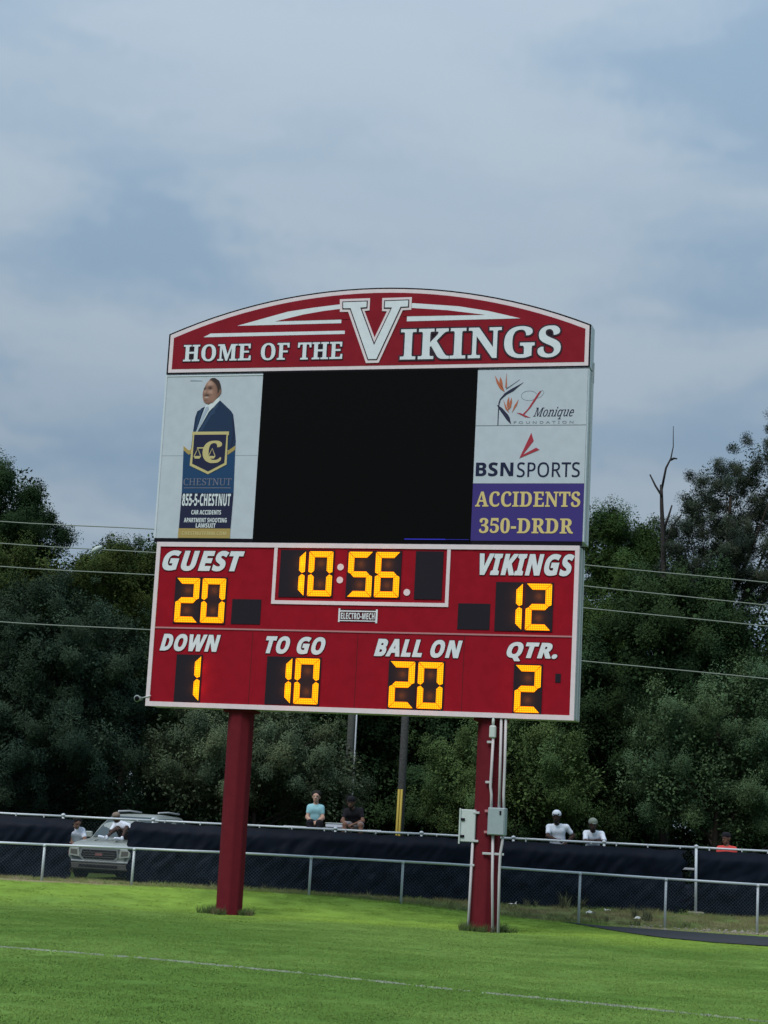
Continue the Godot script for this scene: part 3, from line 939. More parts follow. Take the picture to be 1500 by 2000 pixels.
func make_back_fence() -> void:
	var root := thing("screened_fence", "tall fence hung with dark navy privacy screen behind the low fence", "fence")
	var top := func(x: float) -> float: return 1.755 + 0.05 * clampf((x + 9.0) / 18.0, 0, 1)
	var xs := [-13.6, -11.5, -9.4, -7.24, -5.1, -2.95, -0.76, 1.29, 3.48, 5.64, 7.79, 9.95, 12.1]
	for x in xs:
		var zz := BACK_Z + (0.26 if x == 7.79 else 0.0)
		var t: float = top.call(x)
		var p := tube_part([Vector3(x + 0.02, ground_y(x, zz) - 0.04, zz), Vector3(x, t - 0.02, zz)], [0.034], "fence_post", M.galv, root, 10)
		post_cap(Vector3(x, t + 0.035, zz), 0.045, M.galv, p)
		if x == 7.79:
			var st := mb()
			box(st, Vector3(x + 0.02, ground_y(x, zz) + 0.03, zz), Vector3(0.36, 0.09, 0.3), 0.035)
			build(st, "concrete_footing", M.concrete, p)
	for i in xs.size() - 1:
		var a: float = xs[i]
		var b: float = xs[i + 1]
		tube_part([Vector3(a, top.call(a), BACK_Z), Vector3((a + b) * 0.5, (top.call(a) + top.call(b)) * 0.5 - rng.randf_range(0.0, 0.008), BACK_Z), Vector3(b, top.call(b), BACK_Z)], [0.026], "top_rail", M.galv, root, 10)
		for k in 3:
			var x: float = lerp(a, b, (k + 0.5) / 3.0 + rng.randf_range(-0.06, 0.06))
			if x > -6.95 and x < -5.65: continue
			var y: float = top.call(x)
			box_part(Vector3(x, y - 0.02, BACK_Z + 0.03), Vector3(0.03, rng.randf_range(0.05, 0.1), 0.02), "rail_tie", M.galv, root)
	chain_link(-13.6, 12.1, BACK_Z - 0.035, func(x: float) -> float: return ground_y(x, BACK_Z) + 0.03, func(x: float) -> float: return 1.75, 0.085, 0.0008, root)
	cloth(-13.5, -6.97, 0.235, 1.715, 5, false, true, root)
	cloth(-5.60, 7.57, 0.245, 1.73, 6, true, true, root)
	cloth(7.74, 12.0, 0.27, 1.745, 7, true, false, root)
	cloth(7.50, 7.80, 0.25, 0.95, 9, true, true, root)

# ------------------------------------------------------------------ trees
func clump_mesh(sd: int, leaves: int, radius: float, ll: float, lw: float) -> ArrayMesh:
	var r := RandomNumberGenerator.new()
	r.seed = sd
	var verts := PackedVector3Array()
	var nor := PackedVector3Array()
	var cols := PackedColorArray()
	for i in leaves:
		var d := Vector3(r.randfn(), r.randfn() * 0.8, r.randfn()).normalized()
		var p := d * radius * pow(r.randf(), 0.45)
		var along := (d + Vector3(r.randfn() * 0.7, r.randfn() * 0.5 - 0.25, r.randfn() * 0.7)).normalized()
		var side := along.cross(Vector3(r.randfn(), r.randfn() + 0.6, r.randfn())).normalized()
		var up := side.cross(along).normalized()
		var s := r.randf_range(0.65, 1.3)
		var a := p
		var t := p + along * ll * s
		var mid := p + along * ll * s * 0.5 - up * ll * 0.08
		var l := mid - side * lw * s * 0.5 + up * lw * 0.15
		var q := mid + side * lw * s * 0.5 + up * lw * 0.15
		var v := r.randf_range(0.75, 1.25)
		var c := Color(v * r.randf_range(0.82, 1.1), v, v * r.randf_range(0.8, 1.15))
		var nn := (d * 0.4 + Vector3.UP * 0.5 + (up if up.y > 0.0 else -up) * 0.75).normalized()
		var order := [a, l, t, a, t, q]
		if (t - a).cross(l - a).dot(nn) < 0.0: order = [a, t, l, a, q, t]
		for w in order:
			verts.append(w)
			cols.append(c)
			nor.append(nn)
	var arr := []
	arr.resize(Mesh.ARRAY_MAX)
	arr[Mesh.ARRAY_VERTEX] = verts
	arr[Mesh.ARRAY_NORMAL] = nor
	arr[Mesh.ARRAY_COLOR] = cols
	var am := ArrayMesh.new()
	am.add_surface_from_arrays(Mesh.PRIMITIVE_TRIANGLES, arr)
	return am

var clumps := []

func tree(called: String, label: String, z: float, blobs: Array, tint: Vector3, density: float, fill: float, kind: int, lean := 0.0, group := "") -> void:
	var lowest: Array = blobs[0]
	var cx := 0.0
	var wsum := 0.0
	for b in blobs:
		cx += b[0] * b[2]
		wsum += b[2]
	cx /= wsum
	var gy := ground_y(cx, z)
	var root := thing(called, label, "tree", Vector3(cx + lean, gy, z), 0.0, group)
	var base := Vector3(cx + lean, gy, z)
	var xf := []
	var cols := []
	var tips := []
	var csize: float = [0.42, 0.5, 0.36, 0.5][kind]
	for b in blobs:
		var c := Vector3(b[0], b[1], z + rng.randf_range(-0.6, 0.6))
		var rad := Vector3(b[2], b[3], (b[2] + b[3]) * 0.5)
		var nsub := int(clampf(rad.x * rad.y * 7.0, 9, 60))
		if kind == 2: nsub = int(nsub * 2.2)
		for i in nsub:
			var d := Vector3(rng.randfn(), rng.randfn(), rng.randfn()).normalized()
			var k := pow(rng.randf(), 0.28)
			var sc := c + d * rad * k * 0.92
			if sc.y < gy + 0.5: continue
			tips.append(sc)
			var sr: float = clampf(minf(rad.x, rad.y) * rng.randf_range(0.18, 0.36), 0.32, 0.85) * (0.62 if kind == 2 else 1.0)
			var shade := rng.randf_range(0.84, 1.18)
			var warm := rng.randf_range(0.92, 1.08)
			var nc := int(sr * sr * 80.0 * density)
			for j in nc:
				var e := Vector3(rng.randfn(), rng.randfn() * 0.85, rng.randfn()).normalized()
				var ax := (d + Vector3.UP * 0.45).normalized()
				var al := e.dot(ax)
				var taper := 1.0 - 0.45 * maxf(al, 0.0)
				var p := sc + ((e - ax * al) * sr * 0.68 * taper + ax * al * sr * 1.25) * minf(absf(rng.randfn()) * 0.78, 1.9)
				if p.y < gy + 0.25: continue
				var s := csize / 0.42 * rng.randf_range(0.42, 0.8)
				var out := (e + d * 0.5 + Vector3.UP * 0.35).normalized()
				var sd := out.cross(Vector3(rng.randfn(), rng.randfn(), rng.randfn())).normalized()
				var bs := Basis(sd * s, out * s * 0.8, sd.cross(out) * s)
				xf.append(Transform3D(bs, p - base))
				var v := shade * rng.randf_range(0.8, 1.2)
				cols.append(Color(tint.x * v * warm, tint.y * v, tint.z * v / warm))
		for i in int(rad.x * rad.y * rad.z * fill):
			var d := Vector3(rng.randfn(), rng.randfn(), rng.randfn()).normalized() * pow(rng.randf(), 0.33) * 0.8
			var p := c + d * rad
			if p.y < gy + 0.3: continue
			var s := csize / 0.42 * rng.randf_range(1.0, 1.6)
			xf.append(Transform3D(Basis.from_euler(Vector3(rng.randf(), rng.randf() * TAU, rng.randf())).scaled(Vector3(s, s, s)), p - base))
			cols.append(Color(tint.x, tint.y, tint.z) * rng.randf_range(0.7, 1.1))
	# trunk and limbs
	var top := Vector3(cx, 0, z)
	for b in blobs: top.y = maxf(top.y, b[1])
	var h := (top.y - gy) * 0.86
	var tr := 0.045 * sqrt(h) + 0.02
	var pts := []
	var rr := []
	for i in 7:
		var t := i / 6.0
		pts.append(Vector3(-lean * t + sin(t * 5.0 + cx) * 0.12 * t, h * t - 0.1, cos(t * 4.0 + cx) * 0.1 * t))
		rr.append(tr * (1.25 if i == 0 else 1.0) * lerp(1.0, 0.3, t))
	var tk := tube_part(pts, rr, "trunk", M.bark, root, 9)
	for i in min(tips.size(), 16):
		var tip: Vector3 = tips[rng.randi() % tips.size()] - base
		var t := clampf(tip.y / h * rng.randf_range(0.45, 0.8), 0.15, 0.92)
		var a: Vector3 = (pts[int(t * 6)] as Vector3).lerp(pts[min(int(t * 6) + 1, 6)], t * 6 - int(t * 6))
		var mid := a.lerp(tip, 0.5) + Vector3(0, -0.1 * a.distance_to(tip) * rng.randf_range(-0.6, 1.0), 0)
		var r0 := tr * lerpf(0.5, 0.22, t)
		tube_part([a, mid, tip], [r0, r0 * 0.6, 0.012], "limb", M.bark, tk, 6)
	var o := multi(clumps[kind], xf, cols, "crown", M.leaf, root)
	o.set_meta("kind", "stuff")

func make_trees() -> void:
	clumps = [clump_mesh(1, 130, 0.42, 0.085, 0.05), clump_mesh(2, 130, 0.5, 0.095, 0.056), clump_mesh(3, 80, 0.36, 0.09, 0.05), clump_mesh(4, 110, 0.5, 0.14, 0.075)]
	var dark := Vector3(0.032, 0.058, 0.025)
	var blue := Vector3(0.036, 0.060, 0.041)
	var grey := Vector3(0.088, 0.116, 0.068)
	var mid := Vector3(0.043, 0.078, 0.025)
	var yel := Vector3(0.051, 0.071, 0.022)
	tree("oak_tree", "rounded grey-green tree behind the woman in the pale blue shirt", -60, [[-5.34, 3.51, 2.21, 1.87], [-2.71, 3.81, 2.30, 1.79], [-1.28, 3.07, 1.30, 1.40], [-4.1, 4.91, 2.55, 1.19]], grey, 1.25, 5.0, 0)
	tree("maple_tree", "mid green tree just right of the bare utility pole", -60, [[4.57, 3.7, 2.88, 1.80], [3.37, 2.82, 1.72, 1.30], [6.13, 3.46, 1.52, 1.45], [4.69, 4.77, 2.04, 1.02]], Vector3(0.078, 0.120, 0.044), 1.2, 5.0, 0)
	tree("maple_tree", "broad green tree behind the person in orange", -58, [[10.0, 4.24, 2.40, 2.10], [11.58, 5.6, 2.10, 1.95], [9.05, 5.38, 1.05, 1.55], [12.4, 3.41, 1.97, 1.64], [8.75, 3.69, 1.05, 1.10], [11.9, 7.0, 0.9, 0.7]], Vector3(0.070, 0.114, 0.058), 1.2, 5.0, 0)
	tree("evergreen_tree", "large dark blue-green tree filling the left edge behind the parked car", -60, [[-10.41, 4.89, 3.13, 3.0], [-9.06, 6.79, 1.96, 2.0], [-11.95, 3.5, 2.55, 2.55], [-8.26, 3.85, 1.25, 2.04], [-10.99, 7.86, 1.87, 1.7]], blue, 1.2, 5.0, 0)
	tree("shrub_tree", "low dark shrubby tree at the foot of the large left tree", -62, [[-11.51, 1.74, 3.51, 1.05], [-8.0, 1.9, 2.3, 1.2], [-6.6, 2.6, 1.3, 1.6]], dark, 1.1, 5.0, 0)
	tree("yellowing_tree", "olive yellowing tree behind the three power lines at left", -75, [[-14.31, 11.0, 3.19, 1.9], [-10.74, 11.0, 1.9, 2.2], [-12.5, 8.5, 3.0, 2.5]], yel, 1.1, 3.5, 1)
	tree("tall_dark_tree", "tall dark tree topping the left skyline", -80, [[-16.9, 14.5, 2.6, 2.3], [-14.76, 13.6, 1.36, 1.25], [-17.5, 11.5, 3.0, 3.0]], dark, 1.1, 3.5, 1)
	tree("skyline_tree", "round green treetop on the skyline beside the scoreboard's left edge", -86, [[-12.16, 13.4, 2.44, 1.34], [-10.74, 13.8, 1.46, 0.97], [-11.3, 10.5, 3.0, 3.0]], mid, 1.1, 3.5, 1)
	tree("woodland_tree", "tall green tree beside the scoreboard's right edge", -74, [[9.11, 13.6, 1.4, 1.6], [10.16, 13.5, 1.2, 1.3], [10.11, 11.67, 2.1, 2.1], [8.94, 9.42, 2.31, 2.73], [10.85, 14.1, 0.9, 0.95], [10.9, 12.9, 1.2, 1.2]], mid, 1.15, 4.0, 1)
	tree("woodland_tree", "dark tree in the shade below the tall green tree beside the scoreboard", -70, [[7.4, 6.6, 2.2, 2.6], [8.6, 4.6, 2.4, 2.6], [7.0, 3.4, 2.4, 2.2]], dark, 1.1, 4.0, 1)
	tree("airy_tree", "thin-leaved tall tree with sky showing through at the right edge", -70, [[13.22, 15.1, 2.05, 1.7], [14.58, 16.6, 1.5, 1.5], [12.46, 13.37, 1.88, 1.7], [14.44, 12.88, 2.2, 2.2], [15.6, 17.8, 1.2, 1.2], [13.0, 11.6, 2.0, 1.6], [11.75, 13.6, 1.0, 1.2], [11.9, 12.2, 1.4, 1.3]], Vector3(0.046, 0.060, 0.044), 2.1, 4.5, 2)
	tree("woodland_tree", "dark tree under the thin-leaved tall tree behind the power lines", -66, [[10.9, 9.3, 2.7, 2.2], [13.49, 8.89, 2.43, 2.06], [9.58, 10.2, 1.0, 1.0], [11.87, 7.2, 2.81, 1.9], [13.5, 5.5, 2.6, 2.4]], dark, 1.15, 4.0, 1)
	tree("woodland_tree", "dark woodland tree seen under the scoreboard near the left column", -84, [[-2.16, 7.4, 4.28, 4.0], [-3.78, 4.0, 3.57, 3.2]], dark, 1.0, 3.0, 3)
	tree("woodland_tree", "dark woodland tree in the gap beside the utility pole", -84, [[2.7, 7.6, 4.52, 4.0], [1.8, 3.6, 3.6, 2.9]], dark, 1.0, 3.0, 3)
	tree("woodland_tree", "dark woodland tree in the gap behind the man in the grey cap", -84, [[9.33, 6.92, 3.57, 4.3], [10.6, 3.33, 3.4, 2.8]], dark, 1.0, 3.0, 3)
	tree("woodland_tree", "dark woodland tree behind the scoreboard's lower left corner", -80, [[-8.6, 7.2, 3.0, 3.2], [-7.4, 4.6, 2.6, 3.0]], dark, 1.1, 3.0, 1)
	tree("woodland_tree", "dark woodland tree deep behind the large left tree", -90, [[-15.5, 8.0, 5.0, 4.5], [-20.0, 6.0, 5.0, 4.5]], dark, 0.9, 2.0, 3)
	tree("woodland_tree", "dark woodland tree deep behind the broad right tree", -88, [[16.0, 7.0, 5.0, 4.5], [20.5, 6.0, 5.0, 4.5]], dark, 0.9, 2.0, 3)
	tree("woodland_tree", "tall dark woodland tree far behind the scoreboard", -96, [[-6.0, 7.5, 5.0, 4.5], [0.5, 7.0, 5.0, 5.0], [7.0, 7.5, 5.0, 5.0], [3.5, 3.0, 5.5, 2.6], [-4.0, 3.0, 5.5, 2.6], [11.0, 3.0, 5.0, 2.6]], dark, 0.8, 1.6, 3)
	# undergrowth along the far side of the wood, one dark mass
	var xf := []
	var cols := []
	for i in 5200:
		var far := i % 2 == 0
		var z := rng.randf_range(-100.0, -94.0) if far else rng.randf_range(-90.0, -86.0)
		var x := rng.randf_range(-34.0, 34.0) if far else rng.randf_range(-28.0, 28.0)
		var edge: float = 5.5 + 2.0 * n_big.get_noise_1d(x * 2.0) if far else 2.3 + 1.2 * n_big.get_noise_1d(x * 3.0 + 50.0)
		var y := rng.randf() * edge
		var s := rng.randf_range(1.0, 1.9)
		xf.append(Transform3D(Basis(Vector3.UP, rng.randf() * TAU).scaled(Vector3(s, s, s)), Vector3(x, ground_y(x, z) + y, z)))
		cols.append(Color(dark.x, dark.y, dark.z) * rng.randf_range(0.85, 1.2))
	var ug := multi(clumps[3], xf, cols, "undergrowth", M.leaf, self)
	tag(ug, "dark leafy undergrowth filling the wood behind the fences", "undergrowth", "", "stuff")
	# dead snag standing above the wood
	var sn := thing("dead_tree", "bare grey dead trunk with broken top rising above the right wood", "tree", Vector3(11.1, ground_y(11.1, -70.0), -70.0))
	var o := Vector3(11.1, ground_y(11.1, -70.0), -70.0)
	var W := func(x: float, y: float, dz: float) -> Vector3: return Vector3(x, y, -70.0 + dz) - o
	tube_part([Vector3(0, -0.1, 0), W.call(11.05, 8.17, 0.1), W.call(10.87, 11.5, 0.0), W.call(10.76, 13.68, 0.05), W.call(10.70, 14.7, 0.0), W.call(10.66, 15.55, 0.0)], [0.20, 0.14, 0.11, 0.088, 0.075, 0.058], "trunk", M.dead, sn, 9)
	for p in [[[10.67, 15.3], [10.81, 16.2], [11.0, 16.6], [11.10, 17.1], [11.07, 17.9]], [[10.68, 15.1], [10.45, 15.5], [10.22, 15.95]], [[10.76, 13.6], [10.95, 14.3], [11.08, 14.75]], [[10.80, 13.0], [11.1, 13.9], [11.45, 14.4]], [[10.9, 11.2], [11.5, 12.2], [12.2, 12.7]], [[10.9, 10.6], [11.3, 11.4], [11.5, 11.9]], [[10.98, 8.6], [11.4, 9.0], [12.2, 9.2]], [[11.0, 16.55], [11.15, 16.65], [11.25, 16.62]]]:
		var pts := []
		for q in p: pts.append(W.call(q[0], q[1], rng.randf_range(-0.15, 0.15)))
		tube_part(pts, [0.05, 0.042, 0.03, 0.02, 0.012], "broken_limb", M.dead, sn, 6)

# ------------------------------------------------------------------ poles and wires
func make_poles() -> void:
	var zp := -55.0
	var p := thing("utility_pole", "weathered wooden utility pole with yellow guards at its foot", "utility pole", Vector3(0.95, ground_y(0.95, zp), zp))
	tube_part([Vector3(0, -0.3, 0), Vector3(0.0, 4.0, 0), Vector3(0.02, 11.0, 0)], [0.125, 0.115, 0.10], "pole", M.wood, p, 12)
	for x in [-0.10, -0.02]:
		tube_part([Vector3(x, -0.05, 0.13), Vector3(x + 0.02, 2.92, 0.125)], [0.036], "yellow_guard", M.yellow, p, 10)
	var arm := box_part(Vector3(0, 10.3, 0.16), Vector3(0.1, 0.1, 2.2), "crossarm", M.wood, p, 0.01)
	for z in [-0.8, 0.0, 0.9]: tube_part([Vector3(0, 10.34, z + 0.16), Vector3(0, 10.5, z + 0.16)], [0.05, 0.03], "insulator", M.box_pale, arm, 8)
	var p2 := thing("utility_pole", "pale grey utility pole half hidden by the grey-green tree", "utility pole", Vector3(-0.72, ground_y(-0.72, -62.5), -62.5))
	tube_part([Vector3(0, -0.3, 0), Vector3(0, 8.2, 0)], [0.15, 0.12], "pole", M.wood_pale, p2, 12)
	tube_part([Vector3(0.17, 0.0, 0.06), Vector3(0.15, 8.0, 0.06)], [0.025], "riser", M.galv, p2, 6)
	# four wires: each passes the pole behind the board and runs out of view both ways
	var rows := [["highest of the four power lines behind the scoreboard", 10.38, 10.39, 10.33, 9.98, 9.74], ["second highest of the four power lines behind the scoreboard", 9.72, 9.68, 9.66, 9.34, 9.05], ["third highest of the four power lines behind the scoreboard", 9.02, 9.0, 8.98, 8.68, 8.42], ["lowest of the four power lines behind the scoreboard", 7.36, 7.35, 7.34, 7.09, 6.85]]
	for r in rows:
		var w := thing("power_line", r[0], "power line", Vector3.ZERO, 0.0, "power lines")
		var pts := []
		var key := [Vector2(-40.0, r[1] + 1.6), Vector2(-24.0, r[1] + 0.25), Vector2(-11.55, r[1]), Vector2(-6.85, r[2]), Vector2(0.95, r[3]), Vector2(6.27, r[4]), Vector2(11.68, r[5]), Vector2(24.0, r[5] - 0.35), Vector2(40.0, r[5] + 0.2)]
		for i in key.size() - 1:
			for k in 5:
				var t := k / 5.0
				var a: Vector2 = key[max(i - 1, 0)]
				var b: Vector2 = key[i]
				var c: Vector2 = key[i + 1]
				var d: Vector2 = key[min(i + 2, key.size() - 1)]
				var y: float = cubic_interpolate(b.y, c.y, a.y, d.y, t)
				pts.append(Vector3(lerpf(b.x, c.x, t), y, zp + 0.2))
		tube_part(pts, [0.017], "wire", M.wire_line, w, 6)
	var mk := thing("line_marker", "small white fitting clamped on a power line at left", "line fitting", Vector3(-8.55, 9.70, zp + 0.2))
	var st := mb(true)
	tube(st, [Vector3(-0.16, -0.11, 0.02), Vector3(-0.06, -0.04, 0.03), Vector3(0.05, 0.03, 0.03), Vector3(0.15, 0.08, 0.02)], [0.03, 0.075, 0.07, 0.03], 10)
	build(st, "fitting_body", M.box_pale, mk)
	box_part(Vector3(0.02, 0.0, 0.0), Vector3(0.06, 0.06, 0.06), "clamp", M.galv, mk)

# ------------------------------------------------------------------ people
func seg_dist(p: Vector3, a: Vector3, b: Vector3, ra: float, rb: float) -> float:
	var ab := b - a
	var t := clampf((p - a).dot(ab) / maxf(ab.length_squared(), 1e-9), 0.0, 1.0)
	return p.distance_to(a + ab * t) - lerpf(ra, rb, t)

# bones: [from, to, radius, radius, squash axis scale]; smooth union meshed as surface nets into st
func net(st: SurfaceTool, bones: Array, cell: float, k: float) -> void:
	var lo := Vector3(1e9, 1e9, 1e9)
	var hi := -lo
	for b in bones:
		var r: float = maxf(b[2], b[3]) + cell * 2.5
		lo = lo.min((b[0] as Vector3).min(b[1]) - Vector3(r, r, r))
		hi = hi.max((b[0] as Vector3).max(b[1]) + Vector3(r, r, r))
	var n := Vector3i(((hi - lo) / cell).ceil()) + Vector3i.ONE * 2
	var f := PackedFloat32Array()
	f.resize(n.x * n.y * n.z)
	f.fill(1.0)
	var sy := n.x
	var sz := n.x * n.y
	var pad := k + cell * 2.0
	for b in bones:
		var a0: Vector3 = b[0]
		var b0: Vector3 = b[1]
		var ra: float = b[2]
		var rb: float = b[3]
		var r := maxf(ra, rb) + pad
		var i0 := Vector3i(((a0.min(b0) - Vector3(r, r, r) - lo) / cell).floor()).clamp(Vector3i.ZERO, n - Vector3i.ONE)
		var i1 := Vector3i(((a0.max(b0) + Vector3(r, r, r) - lo) / cell).ceil()).clamp(Vector3i.ZERO, n - Vector3i.ONE)
		var ab := b0 - a0
		var inv := 1.0 / maxf(ab.length_squared(), 1e-9)
		for z in range(i0.z, i1.z + 1):
			for y in range(i0.y, i1.y + 1):
				var row := z * sz + y * sy
				for x in range(i0.x, i1.x + 1):
					var p := lo + Vector3(x, y, z) * cell - a0
					var t := clampf(p.dot(ab) * inv, 0.0, 1.0)
					var d := (p - ab * t).length() - (ra + (rb - ra) * t)
					var old := f[row + x]
					var h := maxf(k - absf(old - d), 0.0) / k
					f[row + x] = minf(old, d) - h * h * k * 0.25
	var vid := {}
	var vp := []
	for z in n.z - 1:
		for y in n.y - 1:
			for x in n.x - 1:
				var i := z * sz + y * sy + x
				var a := f[i]
				var mask_in := 0
				var c := [a, f[i + 1], f[i + sy], f[i + sy + 1], f[i + sz], f[i + sz + 1], f[i + sz + sy], f[i + sz + sy + 1]]
				for q in c:
					if q < 0.0: mask_in += 1
				if mask_in == 0 or mask_in == 8: continue
				var acc := Vector3.ZERO
				var cnt := 0
				for e in [[0, 1], [2, 3], [4, 5], [6, 7], [0, 2], [1, 3], [4, 6], [5, 7], [0, 4], [1, 5], [2, 6], [3, 7]]:
					var p: float = c[e[0]]
					var q: float = c[e[1]]
					if (p < 0.0) != (q < 0.0):
						var t := p / (p - q)
						var A := Vector3(e[0] & 1, (e[0] >> 1) & 1, e[0] >> 2)
						var B := Vector3(e[1] & 1, (e[1] >> 1) & 1, e[1] >> 2)
						acc += A.lerp(B, t)
						cnt += 1
				vid[i] = vp.size()
				vp.append(lo + (Vector3(x, y, z) + acc / cnt) * cell)
	for i in vid:
		var x: int = i % n.x
		var y: int = (i / n.x) % n.y
		var z: int = i / sz
		if x == 0 or y == 0 or z == 0: continue
		var here := f[i] < 0.0
		for ax in 3:
			var s: int = [1, sy, sz][ax]
			if (f[i + s] < 0.0) == here: continue
			var u: int = [sy, sz, 1][ax]
			var v: int = [sz, 1, sy][ax]
			if not (vid.has(i - u) and vid.has(i - v) and vid.has(i - u - v)): continue
			var q := [vp[vid[i]], vp[vid[i - u]], vp[vid[i - u - v]], vp[vid[i - v]]]
			if here: quad(st, q[0], q[1], q[2], q[3])
			else: quad(st, q[3], q[2], q[1], q[0])

func net_part(bones: Array, cell: float, k: float, called: String, m: Material, parent: Node) -> MeshInstance3D:
	var st := mb(true)
	net(st, bones, cell, k)
	st.index()
	return build(st, called, m, parent)

func grow(bones: Array, d: float) -> Array:
	var o := []
	for b in bones: o.append([b[0], b[1], b[2] + d, b[3] + d])
	return o

func about(bones: Array, c: Vector3, s: float) -> Array:
	var o := []
	for b in bones: o.append([c + (b[0] - c) * s, c + (b[1] - c) * s, b[2] * s, b[3] * s])
	return o

func hand_bones(w: Vector3, dir: Vector3, palm: Vector3, thumb: Vector3) -> Array:
	# wrist, pointing direction, palm normal, thumb side; five separate, slightly curled fingers
	dir = dir.normalized()
	thumb = (thumb - dir * thumb.dot(dir)).normalized()
	palm = dir.cross(thumb).normalized() * (1.0 if dir.cross(thumb).dot(palm) > 0 else -1.0)
	var o := []
	var c := w + dir * 0.05
	o.append([w, c, 0.024, 0.026])
	var lens := [0.07, 0.08, 0.074, 0.058]
	for i in 4:
		var off := thumb * (0.030 - 0.021 * i)
		o.append([w + dir * 0.01 + off * 0.6, w + dir * 0.085 + off, 0.017, 0.0115])
		var a := w + dir * 0.085 + off
		var b: Vector3 = a + (dir * 0.9 + palm * 0.35).normalized() * lens[i] * 0.5
		var d: Vector3 = b + (dir * 0.55 + palm * 0.85).normalized() * lens[i] * 0.5
		o.append([a, b, 0.0105, 0.0095])
		o.append([b, d, 0.0095, 0.008])
	var t0 := w + dir * 0.025 + thumb * 0.022
	var t1 := t0 + (thumb * 0.75 + dir * 0.6 + palm * 0.2).normalized() * 0.045
	o.append([t0, t1, 0.014, 0.0115])
	o.append([t1, t1 + (dir + palm * 0.4).normalized() * 0.032, 0.0112, 0.009])
	return o

